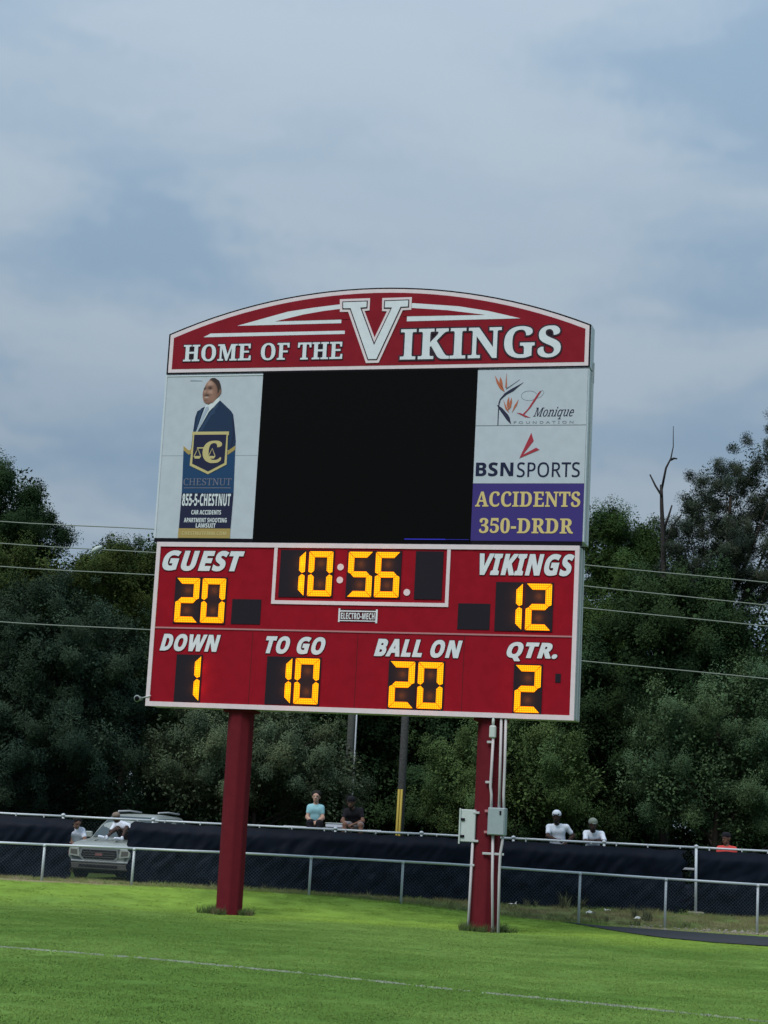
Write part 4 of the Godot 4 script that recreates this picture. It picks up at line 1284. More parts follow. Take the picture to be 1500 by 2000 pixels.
# joints J in metres relative to the person's base; face = direction the head looks
func person(label: String, at: Vector3, turn: float, J: Dictionary, skin: Material, face: Vector3, C: Dictionary, scale := 1.0) -> Node3D:
	var root := thing("person", label, "person", at, turn)
	root.scale = Vector3.ONE * scale
	var up := Vector3.UP
	face = face.normalized()
	var rt := up.cross(face).normalized()
	var hu := face.cross(rt).normalized()
	var hs: float = 1.12
	var H: Vector3 = J.head
	var B := []
	var hip: Vector3 = J.hip
	var chest: Vector3 = J.chest
	var nk: Vector3 = J.neck
	var bx: Vector3 = ((J.shr as Vector3) - (J.shl as Vector3)).normalized()
	var fat: float = C.get("fat", 1.0)
	var torso := []
	for s in [-1.0, 1.0]:
		torso.append([hip + bx * 0.07 * s, hip.lerp(chest, 0.45) + bx * 0.05 * s, 0.108 * fat, 0.092 * fat])
		torso.append([hip.lerp(chest, 0.45) + bx * 0.05 * s, chest + bx * 0.07 * s, 0.092 * fat, 0.105])
	torso.append([chest + bx * -0.08, chest + bx * 0.08, 0.1, 0.1])
	torso.append([J.shl, chest.lerp(nk, 0.7), 0.056, 0.062])
	torso.append([J.shr, chest.lerp(nk, 0.7), 0.056, 0.062])
	var neck := [[chest.lerp(nk, 0.4), H - hu * 0.07, 0.062, 0.055]]
	var ua := []
	var fa := []
	for s in ["l", "r"]:
		var sh: Vector3 = J["sh" + s]
		var el: Vector3 = J["el" + s]
		var wr: Vector3 = J["wr" + s]
		ua.append([sh, el, 0.056, 0.042])
		fa.append([el, el.lerp(wr, 0.35), 0.042, 0.043])
		fa.append([el.lerp(wr, 0.35), wr, 0.043, 0.027])
	var th := []
	var shn := []
	for s in ["l", "r"]:
		var a := hip + bx * (0.095 if s == "r" else -0.095) - Vector3(0, 0.02, 0)
		var kn: Vector3 = J["kn" + s]
		var an: Vector3 = J["an" + s]
		th.append([a, kn, 0.092, 0.058])
		var back := (kn - an).cross(bx).normalized() * 0.02
		shn.append([kn, kn.lerp(an, 0.3) - back, 0.056, 0.056])
		shn.append([kn.lerp(an, 0.3) - back, an, 0.056, 0.036])
		var toe: Vector3 = J.get("toe" + s, an + Vector3(0, -0.06, 0.17))
		shn.append([an + Vector3(0, -0.04, -0.01), toe, 0.036, 0.028])
	var st := mb(true)
	net(st, torso + neck + ua + fa + th + shn, 0.02, 0.045)
	# head with brow, nose, jaw, lips and ears
	var hb := [
		[H + hu * 0.035 - face * 0.02 - rt * 0.012, H + hu * 0.035 - face * 0.02 + rt * 0.012, 0.082, 0.082],
		[H + hu * 0.03 + face * 0.02, H - hu * 0.05 + face * 0.035, 0.072, 0.055],
		[H - hu * 0.06 + face * 0.03, H - hu * 0.085 + face * 0.052, 0.052, 0.034],
		[H - hu * 0.02, H - hu * 0.12 - face * 0.02, 0.06, 0.054],
		[H + hu * 0.012 + face * 0.088, H - hu * 0.022 + face * 0.108, 0.010, 0.015],
		[H - hu * 0.026 + face * 0.096 - rt * 0.010, H - hu * 0.026 + face * 0.096 + rt * 0.010, 0.010, 0.010],
		[H + hu * 0.036 + face * 0.078 - rt * 0.032, H + hu * 0.036 + face * 0.078 + rt * 0.032, 0.014, 0.014],
		[H - hu * 0.055 + face * 0.083 - rt * 0.018, H - hu * 0.055 + face * 0.083 + rt * 0.018, 0.009, 0.009],
	]
	for s in [-1.0, 1.0]:
		hb.append([H + rt * 0.080 * s + hu * 0.02 - face * 0.01, H + rt * 0.080 * s - hu * 0.02 - face * 0.008, 0.017, 0.012])
	hb = about(hb, H, hs)
	net(st, hb, 0.009, 0.02)
	for s in ["l", "r"]:
		var wr: Vector3 = J["wr" + s]
		var el: Vector3 = J["el" + s]
		var dir: Vector3 = J.get("hd" + s, wr - el)
		net(st, hand_bones(wr, dir, J.get("pm" + s, Vector3(0, -1, 0.2)), J.get("tb" + s, -bx if s == "r" else bx)), 0.0065, 0.008)
	st.index()
	build(st, "body", skin, root)
	# eyes
	for s in [-1.0, 1.0]:
		var e: Vector3 = H + (hu * 0.014 + face * 0.082 + rt * 0.03 * s) * hs
		tube_part([e - face * 0.006, e + face * 0.004, e + face * 0.007], [0.012, 0.011, 0.004], "eye", M.eye, root, 8)
	# clothing
	var sl: float = C.get("sleeve", 0.55)
	var shirt := grow(torso, 0.012)
	for i in 2:
		var b: Array = ua[i]
		shirt.append([b[0], (b[0] as Vector3).lerp(b[1], sl), 0.066, 0.062])
	net_part(shirt, 0.02, 0.045, "shirt", C.shirt, root)
	var lg := []
	for i in 2:
		var b: Array = th[i]
		lg.append([b[0], (b[0] as Vector3).lerp(b[1], 1.0 if C.long else 0.92), 0.112, 0.082])
	if C.long:
		for i in shn.size():
			if i % 3 < 2: lg.append([shn[i][0], shn[i][1], shn[i][2] + 0.022, shn[i][3] + 0.024])
	lg.append([hip - bx * 0.075 - Vector3(0, 0.02, 0), hip + bx * 0.075 - Vector3(0, 0.02, 0), 0.128 * fat, 0.128 * fat])
	net_part(lg, 0.02, 0.04, "trousers" if C.long else "shorts", C.legs, root)
	var shoes := []
	for s in ["l", "r"]:
		var an: Vector3 = J["an" + s]
		var toe: Vector3 = J.get("toe" + s, an + Vector3(0, -0.06, 0.17))
		net_part([[an + Vector3(0, -0.045, -0.03), toe + (toe - an).normalized() * 0.03, 0.048, 0.04], [an + Vector3(0, 0.0, 0), an + Vector3(0, -0.04, 0), 0.046, 0.048]], 0.014, 0.02, "shoe", C.get("shoe", M.cloth_black), root)
	if C.has("cap"):
		var cp := [[H + hu * 0.055 - face * 0.022 - rt * 0.012, H + hu * 0.055 - face * 0.022 + rt * 0.012, 0.087, 0.087], [H + hu * 0.07 + face * 0.02, H + hu * 0.06 - face * 0.03, 0.08, 0.085]]
		net_part(about(cp, H, hs), 0.011, 0.02, "cap", C.cap, root)
		var bs: float = C.get("brim", 1.0)
		var f2 := face * bs
		net_part(about([[H + hu * 0.062 + f2 * 0.07 - rt * 0.045, H + hu * 0.062 + f2 * 0.07 + rt * 0.045, 0.02, 0.02], [H + hu * 0.055 + f2 * 0.13 - rt * 0.03, H + hu * 0.055 + f2 * 0.13 + rt * 0.03, 0.014, 0.014]], H, hs), 0.009, 0.03, "cap_brim", C.get("brim_mat", C.cap), root)
	if C.has("hair"):
		var hr := [[H + hu * 0.066 - face * 0.02 - rt * 0.022, H + hu * 0.066 - face * 0.02 + rt * 0.022, 0.086, 0.086], [H + hu * 0.0 - face * 0.05, H + hu * 0.05 - face * 0.04, 0.07, 0.085]]
		if C.get("bun", false): hr += [[H - hu * 0.02 - face * 0.06, H - hu * 0.09 - face * 0.07, 0.06, 0.045], [H + rt * 0.07 + hu * 0.03 - face * 0.02, H + rt * 0.075 - hu * 0.06 - face * 0.035, 0.03, 0.022]]
		net_part(about(hr, H, hs), 0.011, 0.02, "hair", C.hair, root)
	if C.has("beard"):
		net_part(about([[H - hu * 0.075 + face * 0.04, H - hu * 0.105 + face * 0.062, 0.052, 0.034], [H - hu * 0.05 + rt * 0.05 + face * 0.02, H - hu * 0.095 + face * 0.05, 0.03, 0.035], [H - hu * 0.05 - rt * 0.05 + face * 0.02, H - hu * 0.095 + face * 0.05, 0.03, 0.035]], H, hs), 0.011, 0.015, "beard", C.beard, root)
	return root

func v3(a: Array) -> Vector3:
	return Vector3(a[0], a[1], a[2])

func joints(a: Dictionary) -> Dictionary:
	var o := {}
	for k in a: o[k] = v3(a[k])
	return o

func make_people() -> void:
	# woman seated on the top bench of the left bleacher
	person("seated woman in a pale blue shirt with hands on her knees", Vector3(-1.32, 1.815, -46.75), 0.0, joints({hip = [0, 0.11, 0], chest = [0, 0.42, 0.04], neck = [0, 0.56, 0.05], head = [0, 0.735, 0.08], shl = [-0.145, 0.48, 0.04], shr = [0.145, 0.48, 0.04], ell = [-0.195, 0.23, 0.12], elr = [0.195, 0.23, 0.12], wrl = [-0.07, 0.12, 0.34], wrr = [0.06, 0.14, 0.35], hdl = [0.5, -0.4, 0.5], hdr = [-0.5, -0.4, 0.5], knl = [-0.11, 0.10, 0.44], knr = [0.12, 0.10, 0.44], anl = [-0.11, -0.35, 0.42], anr = [0.12, -0.35, 0.42]}), M.skin_light, Vector3(-0.12, 0.0, 1), {shirt = M.cloth_aqua, legs = M.cloth_black, long = true, hair = M.hair_dark, bun = true, sleeve = 0.5})
	# man in black leaning forward beside her
	person("seated man in a black shirt and dark cap leaning forward", Vector3(-0.36, 1.815, -46.75), 0.0, joints({hip = [0.05, 0.11, 0], chest = [0.0, 0.38, 0.14], neck = [-0.04, 0.50, 0.19], head = [-0.08, 0.645, 0.26], shl = [-0.19, 0.42, 0.16], shr = [0.17, 0.46, 0.12], ell = [-0.27, 0.18, 0.30], elr = [0.24, 0.20, 0.24], wrl = [-0.10, 0.07, 0.42], wrr = [0.02, 0.12, 0.44], hdl = [0.6, -0.3, 0.5], hdr = [-0.7, -0.2, 0.4], knl = [-0.2, 0.10, 0.43], knr = [0.19, 0.10, 0.43], anl = [-0.24, -0.35, 0.40], anr = [0.21, -0.35, 0.42]}), M.skin_mid, Vector3(-0.2, -0.35, 1), {shirt = M.cloth_black, legs = M.cloth_grey, long = false, cap = M.cloth_black, beard = M.hair_dark, fat = 1.1})
	# man in white cap, standing, leaning on the rail with one hand on his hip
	person("man in a white cap and white polo shirt leaning over the fence rail", Vector3(4.60, 0.78, -45.12), 0.0, joints({hip = [0.02, 0.90, -0.08], chest = [-0.02, 1.24, 0.0], neck = [-0.04, 1.40, 0.04], head = [-0.06, 1.575, 0.10], shl = [-0.225, 1.32, 0.02], shr = [0.195, 1.34, 0.0], ell = [-0.27, 1.10, 0.22], elr = [0.38, 1.14, -0.04], wrl = [-0.06, 1.03, 0.40], wrr = [0.22, 0.98, 0.02], hdl = [0.9, -0.3, 0.3], hdr = [-0.8, -0.3, 0.4], knl = [-0.1, 0.48, 0.02], knr = [0.12, 0.48, 0.02], anl = [-0.12, 0.10, -0.04], anr = [0.14, 0.10, -0.04]}), M.skin_dark, Vector3(-0.25, -0.15, 1), {shirt = M.cloth_white, legs = M.cloth_grey, long = true, cap = M.cloth_white, brim_mat = M.cloth_navy, beard = M.hair_dark, fat = 1.2, sleeve = 0.6})
	# man in grey cap, forearms on the rail
	person("man in a grey cap and white t-shirt with forearms on the rail", Vector3(5.48, 0.78, -45.22), 0.0, joints({hip = [0, 0.86, -0.22], chest = [-0.02, 1.14, 0.0], neck = [-0.03, 1.28, 0.08], head = [-0.05, 1.43, 0.16], shl = [-0.2, 1.22, 0.04], shr = [0.18, 1.22, 0.04], ell = [-0.24, 1.02, 0.30], elr = [0.24, 1.02, 0.30], wrl = [-0.02, 1.06, 0.46], wrr = [0.06, 1.08, 0.44], hdl = [0.9, 0.0, 0.3], hdr = [-0.9, 0.0, 0.3], knl = [-0.1, 0.46, -0.08], knr = [0.1, 0.46, -0.08], anl = [-0.11, 0.10, -0.2], anr = [0.12, 0.10, -0.2]}), M.skin_dark, Vector3(0.05, -0.25, 1), {shirt = M.cloth_white, legs = M.cloth_navy, long = true, cap = M.cloth_greygreen, beard = M.hair_dark, sleeve = 0.7})
	# person in orange seated low on the right bleacher
	person("person in an orange-red shirt and dark cap just above the rail", Vector3(8.80, 1.30, -45.75), 0.0, joints({hip = [0, 0.11, 0], chest = [0, 0.43, 0.02], neck = [0, 0.57, 0.03], head = [-0.03, 0.745, 0.05], shl = [-0.18, 0.50, 0.02], shr = [0.18, 0.50, 0.02], ell = [-0.22, 0.24, 0.08], elr = [0.22, 0.24, 0.08], wrl = [-0.1, 0.12, 0.28], wrr = [0.1, 0.12, 0.28], knl = [-0.12, 0.10, 0.42], knr = [0.12, 0.10, 0.42], anl = [-0.12, -0.33, 0.40], anr = [0.12, -0.33, 0.40]}), M.skin_mid, Vector3(-0.75, -0.05, 0.7), {shirt = M.cloth_orange, legs = M.cloth_black, long = true, cap = M.cloth_black})
	# person sitting on the car's bonnet with knees drawn up
	person("person in a white shirt and dark shorts sitting on the car bonnet", Vector3(-6.68, 1.215, -50.92), 0.0, joints({hip = [0.12, 0.10, -0.12], chest = [0.0, 0.40, 0.0], neck = [-0.06, 0.52, 0.04], head = [-0.17, 0.64, 0.08], shl = [-0.2, 0.44, 0.02], shr = [0.2, 0.42, 0.02], ell = [-0.30, 0.22, 0.16], elr = [0.34, 0.2, 0.14], wrl = [-0.02, 0.30, 0.40], wrr = [0.08, 0.31, 0.40], hdl = [0.9, 0.1, 0.3], hdr = [-0.9, 0.1, 0.3], knl = [-0.08, 0.34, 0.32], knr = [0.2, 0.36, 0.34], anl = [-0.36, 0.06, 0.44], anr = [0.12, 0.06, 0.62], toel = [-0.56, 0.06, 0.46], toer = [-0.05, 0.03, 0.72]}), M.skin_dark, Vector3(-0.8, -0.35, 0.6), {shirt = M.cloth_white, legs = M.cloth_plum, long = false, cap = M.cloth_tan, brim = 0.6, shoe = M.cloth_white, sleeve = 0.75}, 0.9)
	# someone bent low beside the car
	person("stooping person in a white shirt and dark red shorts at the screen's edge", Vector3(-7.98, ground_y(-8.0, -51.2), -51.2), 0.35, joints({hip = [0.05, 0.82, -0.1], chest = [0.02, 1.10, 0.05], neck = [0.0, 1.22, 0.12], head = [0.0, 1.34, 0.2], shl = [-0.17, 1.16, 0.06], shr = [0.17, 1.16, 0.06], ell = [-0.2, 0.98, 0.24], elr = [0.22, 0.96, 0.22], wrl = [-0.12, 0.86, 0.40], wrr = [0.16, 0.82, 0.38], knl = [-0.09, 0.44, 0.04], knr = [0.13, 0.44, 0.04], anl = [-0.1, 0.09, -0.06], anr = [0.14, 0.09, -0.06]}), M.skin_mid, Vector3(0.2, -0.6, 1), {shirt = M.cloth_white, legs = M.cloth_maroon, long = false, hair = M.hair_dark, sleeve = 0.7}, 1.1)

# ------------------------------------------------------------------ bleachers
func bleacher(label: String, x0: float, x1: float, planks: Array) -> void:
	var root := thing("bleacher", label, "bleachers", Vector3((x0 + x1) * 0.5, 0.2, -45.8))
	var w := x1 - x0
	for p in planks:
		# [y, z, depth]
		box_part(Vector3(0, p[0] - 0.2 - 0.025, p[1] + 45.8), Vector3(w, 0.05, p[2]), "plank", M.alu, root, 0.008)
	for x in [-w * 0.5 + 0.15, 0.0, w * 0.5 - 0.15]:
		for p in planks:
			tube_part([Vector3(x, -0.15, p[1] + 45.8), Vector3(x, p[0] - 0.25, p[1] + 45.8)], [0.025], "upright", M.galv, root, 6)
		var a: Array = planks[0]
		var b: Array = planks[-1]
		tube_part([Vector3(x + 0.03, 0.1, a[1] + 45.8), Vector3(x + 0.03, b[0] - 0.32, b[1] + 45.8)], [0.02], "brace", M.galv, root, 6)

# ------------------------------------------------------------------ parked car
func make_car() -> void:
	# local frame: +z is the front of the car, x to its left
	var root := thing("parked_car", "silver sport utility car parked behind the gap in the dark screen", "car", Vector3(-6.55, ground_y(-6.5, -52.0), -52.35), deg_to_rad(-14.0))
	# stations: z, y bottom, half width at sill, y belt, half width belt, y top, half width top
	var S := [
		[2.32, 0.42, 0.72, 0.66, 0.78, 0.84, 0.66], [2.25, 0.34, 0.84, 0.74, 0.90, 0.92, 0.78], [2.05, 0.30, 0.92, 0.82, 0.96, 0.99, 0.86], [1.6, 0.28, 0.94, 0.90, 0.97, 1.05, 0.88], [1.05, 0.28, 0.95, 0.96, 0.97, 1.10, 0.88], [0.85, 0.28, 0.95, 0.98, 0.97, 1.13, 0.86],
		[0.45, 0.28, 0.95, 1.0, 0.97, 1.48, 0.76], [0.05, 0.28, 0.95, 1.03, 0.97, 1.70, 0.68], [-0.25, 0.28, 0.95, 1.05, 0.97, 1.77, 0.66], [-1.3, 0.28, 0.95, 1.09, 0.97, 1.79, 0.66], [-2.2, 0.34, 0.94, 1.10, 0.96, 1.76, 0.64], [-2.45, 0.38, 0.92, 1.10, 0.94, 1.55, 0.72], [-2.55, 0.45, 0.86, 1.05, 0.88, 1.15, 0.80]]
	var st := mb(true)
	var rings := []
	for s in S:
		var r := []
		var half := [Vector2(s[2] * 0.9, s[1]), Vector2(s[2], s[1] + 0.08), Vector2(s[4] + 0.01, lerpf(s[1], s[3], 0.6)), Vector2(s[4], s[3]), Vector2(lerpf(s[4], s[6], 0.5), lerpf(s[3], s[5], 0.55)), Vector2(s[6], s[5] - 0.03), Vector2(s[6] * 0.85, s[5]), Vector2(s[6] * 0.4, s[5] + 0.02)]
		for p in half: r.append(Vector3(p.x, p.y, s[0]))
		for i in range(half.size() - 1, -1, -1): r.append(Vector3(-half[i].x, half[i].y, s[0]))
		rings.append(r)
	for i in rings.size() - 1:
		var n: int = rings[i].size()
		for k in n:
			var k2 := (k + 1) % n
			quad(st, rings[i][k], rings[i][k2], rings[i + 1][k2], rings[i + 1][k])
	for e in [0, rings.size() - 1]:
		var r: Array = rings[e]
		for k in range(1, r.size() - 1):
			if e == 0: tri(st, r[0], r[k + 1], r[k])
			else: tri(st, r[0], r[k], r[k + 1])
	build(st, "body", M.car_paint, root)
	# glass
	var gl := mb()
	quad(gl, Vector3(-0.80, 1.15, 0.895), Vector3(0.80, 1.15, 0.895), Vector3(0.61, 1.72, 0.10), Vector3(-0.61, 1.72, 0.10))
	build(gl, "windshield", M.car_glass, root)
	for sx in [-1.0, 1.0]:
		var sg := mb()
		var a := Vector3(0.945 * sx, 1.13, 0.35)
		var b := Vector3(0.95 * sx, 1.15, -2.1)
		var c := Vector3(0.70 * sx, 1.70, -2.0)
		var d := Vector3(0.71 * sx, 1.69, -0.1)
		quad(sg, a, b, c, d)
		build(sg, "side_window", M.car_glass, root)
		var mr := box_part(Vector3(1.07 * sx, 1.18, 0.55), Vector3(0.2, 0.17, 0.11), "side_mirror", M.car_paint, root, 0.04)
		box_part(Vector3(0.96 * sx, 1.12, 0.55), Vector3(0.1, 0.04, 0.06), "mirror_arm", M.cloth_black, mr)
		var hl := slab_part([Vector2(0.56 * sx, 0.60), Vector2(0.86 * sx, 0.64), Vector2(0.88 * sx, 0.83), Vector2(0.58 * sx, 0.82)], 2.16, 2.335, "headlight", M.lamp_glass, root)
		slab_part([Vector2(0.62 * sx, 0.65), Vector2(0.82 * sx, 0.675), Vector2(0.82 * sx, 0.79), Vector2(0.63 * sx, 0.785)], 2.3, 2.341, "lens", M.lamp_dark, hl)
		tube_part([Vector3(0.60 * sx, 1.85, -0.35), Vector3(0.59 * sx, 1.88, -1.2), Vector3(0.58 * sx, 1.85, -2.1)], [0.025], "roof_rail", M.alu, root, 6)
		for z in [1.45, -1.5]:
			var wh := tube_part([Vector3(0.72 * sx, 0.35, z), Vector3(0.76 * sx, 0.35, z), Vector3(0.93 * sx, 0.35, z), Vector3(0.965 * sx, 0.35, z)], [0.33, 0.355, 0.355, 0.32], "tyre", M.tyre, root, 22)
			tube_part([Vector3(0.93 * sx, 0.35, z), Vector3(0.972 * sx, 0.35, z)], [0.235, 0.22], "rim", M.alu, wh, 14)
	slab_part([Vector2(-0.46, 0.51), Vector2(0.46, 0.51), Vector2(0.57, 0.62), Vector2(0.54, 0.84), Vector2(-0.54, 0.84), Vector2(-0.57, 0.62)], 2.2, 2.345, "grille_surround", M.chrome, root)
	var gr := slab_part([Vector2(-0.42, 0.555), Vector2(0.42, 0.555), Vector2(0.51, 0.64), Vector2(0.485, 0.795), Vector2(-0.485, 0.795), Vector2(-0.51, 0.64)], 2.2, 2.352, "grille", M.tyre, root)
	for y in [0.61, 0.67, 0.73]: box_part(Vector3(0, y, 2.355), Vector3(0.92, 0.012, 0.014), "grille_bar", M.lamp_dark, gr, 0.003)
	box_part(Vector3(0, 0.675, 2.362), Vector3(0.2, 0.07, 0.015), "badge", M.badge, gr, 0.01)
	box_part(Vector3(0, 0.485, 2.29), Vector3(1.78, 0.045, 0.14), "bumper_bar", M.chrome, root, 0.02)
	box_part(Vector3(0, 0.36, 2.27), Vector3(1.80, 0.20, 0.18), "lower_bumper", M.plastic, root, 0.05)
	box_part(Vector3(0, 0.37, 2.362), Vector3(1.1, 0.07, 0.02), "air_intake", M.tyre, root, 0.01)
	for x in [-0.3, 0.3]: box_part(Vector3(x, 1.075, 1.45), Vector3(0.03, 0.03, 1.1), "bonnet_crease", M.car_paint, root, 0.012, Basis(Vector3.RIGHT, 0.06))
	box_part(Vector3(0, 0.24, 2.05), Vector3(1.45, 0.12, 0.2), "air_dam", M.tyre, root, 0.03)
	box_part(Vector3(0, 1.125, 0.96), Vector3(1.5, 0.03, 0.1), "wiper_cowl", M.plastic, root, 0.01)

# ------------------------------------------------------------------ litter and stones
func make_small_things() -> void:
	for p in [[5.15, -42.6, 0.13, "crumpled white paper scrap lying before the screen, the largest scrap"], [3.45, -43.6, 0.12, "small upright white paper scrap near the column with boxes"], [5.62, -43.3, 0.09, "tiny white paper scrap right of the largest scrap"], [6.15, -42.2, 0.1, "pale paper scrap beside the dry weed left of the tall post"]]:
		var st := mb()
		var s: float = p[2]
		var c := Vector3(p[0], ground_y(p[0], p[1]) + 0.02, p[1])
		var prev := []
		for j in 4:
			var line := []
			for i in 4: line.append(c + Vector3((i - 1.5) * s * 0.5 + rng.randfn() * s * 0.06, 0.03 + absf(rng.randfn()) * s * 0.28, (j - 1.5) * s * 0.4 + rng.randfn() * s * 0.06))
			if prev:
				for i in 3: quad(st, line[i], line[i + 1], prev[i + 1], prev[i])
			prev = line
		var o := build(st, "paper_scrap", M.paper, self)
		tag(o, p[3], "litter", "paper scraps on the bank")
	# weeds growing along the foot of the screen
	var m := mat(Color.WHITE, 0.85)
	m.vertex_color_use_as_albedo = true
	var mesh := blade_clump(61, 26, 0.07, 0.12, 0.42, 0.012, 0.8)
	var spots := [[6.35, -42.4, 1.0], [6.25, -42.7, 0.8], [5.4, -42.0, 0.5], [4.75, -43.9, 1.1], [5.0, -43.9, 0.9], [7.2, -41.6, 0.5], [6.0, -41.5, 0.45], [3.9, -43.8, 0.6], [0.3, -43.9, 0.6], [-2.3, -43.8, 0.7], [-3.4, -43.5, 0.8]]
	for i in spots.size():
		var p: Array = spots[i]
		var xf := []
		var cols := []
		for k in 5:
			var s: float = p[2] * rng.randf_range(0.6, 1.0)
			var x: float = p[0] + rng.randfn() * 0.08
			var z: float = p[1] + rng.randfn() * 0.08
			xf.append(Transform3D(Basis(Vector3.UP, rng.randf() * TAU).scaled(Vector3(s, s, s)), Vector3(x, ground_y(x, z), z)))
			cols.append(Color(0.12, 0.13, 0.06) * rng.randf_range(0.7, 1.3))
		var o := multi(mesh, xf, cols, "dry_weed", m, self)
		tag(o, "dry grassy weeds at the foot of the dark screen", "weeds", "dry weeds at the foot of the screen", "stuff")
	# stones and rubble in the sandy strip at the right end
	var st := mb()
	for i in 170:
		var x := rng.randf_range(5.6, 12.0)
		var z := -40.75 + rng.randfn() * 0.28
		if x < 7.0 and rng.randf() < 0.6: continue
		var s := rng.randf_range(0.015, 0.06)
		var c := Vector3(x, ground_y(x, z) + s * 0.2, z)
		var b := Basis.from_euler(Vector3(rng.randf() * 6, rng.randf() * 6, rng.randf() * 6))
		box(st, c, Vector3(s, s * rng.randf_range(0.5, 0.9), s * rng.randf_range(0.7, 1.3)) * 1.3, s * 0.3, b)
	var o2 := build(st, "rubble", M.concrete, self)
	tag(o2, "pale stones and rubble along the foot of the right fence", "rubble", "", "stuff")
	var sl := thing("concrete_slab", "broken pale concrete lump at the right edge by the fence", "concrete", Vector3(8.95, ground_y(8.95, -40.6), -40.6), 0.3)
	box_part(Vector3(0, 0.03, 0), Vector3(0.42, 0.1, 0.3), "lump", M.concrete, sl, 0.03)
	box_part(Vector3(0.2, 0.02, 0.15), Vector3(0.16, 0.07, 0.14), "chip", M.concrete, sl, 0.025)
	var wb := thing("white_box", "low white box lying on the bench between the seated pair", "box", Vector3(-0.83, 1.815, -46.45), 0.1)
	box_part(Vector3(0, 0.055, 0), Vector3(0.42, 0.09, 0.26), "box_body", M.cloth_white, wb, 0.015)
	box_part(Vector3(0, 0.112, 0), Vector3(0.44, 0.025, 0.28), "lid", M.box_pale, wb, 0.01)

# ------------------------------------------------------------------ materials and scene
func make_materials() -> void:
	M.grain_tex = noise_image(512, 0.035, 4, 0.72, 1.0, 3)
	M.turf_tex = noise_image(512, 0.05, 4, 0.86, 1.0, 6)
	M.paint_tex = noise_image(512, 0.018, 6, 0.92, 1.0, 7)
	M.worn_tex = noise_image(512, 0.02, 5, 0.955, 1.0, 4)
	M.bark_tex = noise_image(256, 0.06, 4, 0.55, 1.0, 5)
	M.red = weather(mat(lin(0.285, 0.010, 0.021), 0.55), M.paint_tex, 0.3)
	M.red_head = weather(mat(lin(0.245, 0.016, 0.028), 0.5), M.paint_tex, 0.3)
	M.post = weather(mat(lin(0.135, 0.016, 0.024), 0.6), M.paint_tex, 0.5)
	M.dark_red = mat(lin(0.06, 0.006, 0.012), 0.6)
	M.outline = mat(lin(0.03, 0.018, 0.03), 0.6)
	M.white = weather(mat(lin(0.70, 0.60, 0.65), 0.5), M.worn_tex, 0.5)
	M.letter = weather(mat(lin(0.66, 0.70, 0.76), 0.5), M.worn_tex, 0.5)
	M.pink = mat(lin(0.40, 0.18, 0.20), 0.5)
	M.cabinet = weather(mat(lin(0.48, 0.49, 0.50), 0.45), M.worn_tex, 0.5)
	M.side_white = weather(mat(lin(0.55, 0.60, 0.67), 0.45), M.worn_tex, 0.5)
	M.sign_white = weather(mat(lin(0.48, 0.525, 0.60), 0.4), M.worn_tex, 0.3)
	M.seam = mat(lin(0.02, 0.01, 0.012), 0.7)
	M.seam_grey = mat(lin(0.22, 0.27, 0.30), 0.7)
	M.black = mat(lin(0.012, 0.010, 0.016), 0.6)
	M.screen = mat(lin(0.004, 0.004, 0.0045), 0.55)
	M.window = mat(lin(0.020, 0.018, 0.025), 0.45)
	M.navy = mat(lin(0.012, 0.03, 0.075), 0.5)
	M.navy_dark = mat(lin(0.014, 0.016, 0.05), 0.5)
	M.royal = mat(lin(0.012, 0.05, 0.13), 0.5)
	M.gold = mat(lin(0.36, 0.26, 0.09), 0.5)
	M.gold_pale = mat(lin(0.50, 0.42, 0.20), 0.5)
	M.gold_letter = mat(lin(0.60, 0.47, 0.20), 0.5)
	M.purple = mat(lin(0.045, 0.03, 0.18), 0.45)
	M.print_white = mat(lin(0.60, 0.64, 0.68), 0.5)
	M.print_blue = mat(lin(0.34, 0.40, 0.50), 0.5)
	M.print_grey = mat(lin(0.16, 0.16, 0.22), 0.5)
	M.print_grey2 = mat(lin(0.22, 0.26, 0.32), 0.5)
	M.print_ink = mat(lin(0.02, 0.022, 0.055), 0.5)
	M.print_ink2 = mat(lin(0.08, 0.10, 0.15), 0.5)
	M.print_navy = mat(lin(0.008, 0.012, 0.045), 0.5)
	M.skin_print = mat(lin(0.34, 0.19, 0.15), 0.5)
	M.hair_print = mat(lin(0.05, 0.03, 0.028), 0.5)
	M.skin_print_deep = mat(lin(0.22, 0.115, 0.09), 0.5)
	M.skin_print_pale = mat(lin(0.42, 0.26, 0.22), 0.5)
	M.navy_pale = mat(lin(0.022, 0.05, 0.11), 0.5)
	M.portrait = mat(Color.WHITE, 0.5)
	M.portrait.albedo_texture = portrait_print()
	M.portrait.uv1_scale = Vector3(1, -1, 1)
	M.portrait.uv1_offset = Vector3(3.70 / 0.62, 10.98 / 0.62, 0)
	M.lip_print = mat(lin(0.30, 0.20, 0.20), 0.5)
	M.orange_print = mat(lin(0.42, 0.12, 0.06), 0.5)
	M.crimson_print = mat(lin(0.34, 0.03, 0.05), 0.5)
	M.box_pale = weather(mat(lin(0.50, 0.56, 0.55), 0.5), M.worn_tex, 0.8)
	M.box_grey = weather(mat(lin(0.30, 0.36, 0.38), 0.5), M.worn_tex, 0.8)
	M.conduit = weather(mat(lin(0.50, 0.48, 0.50), 0.5), M.worn_tex, 0.8)
	M.alu = mat(lin(0.50, 0.51, 0.53), 0.45, 0.3)
	M.galv = weather(mat(lin(0.56, 0.60, 0.65), 0.5, 0.2), M.worn_tex, 1.2)
	M.wire = mat(lin(0.12, 0.16, 0.19), 0.6)
	M.wire_line = mat(lin(0.22, 0.25, 0.22), 0.7)
	M.concrete = weather(mat(lin(0.42, 0.38, 0.31), 0.9), M.grain_tex, 2.0)
	M.screen_cloth = weather(mat(lin(0.0048, 0.0095, 0.021), 0.62), M.grain_tex, 1.4)
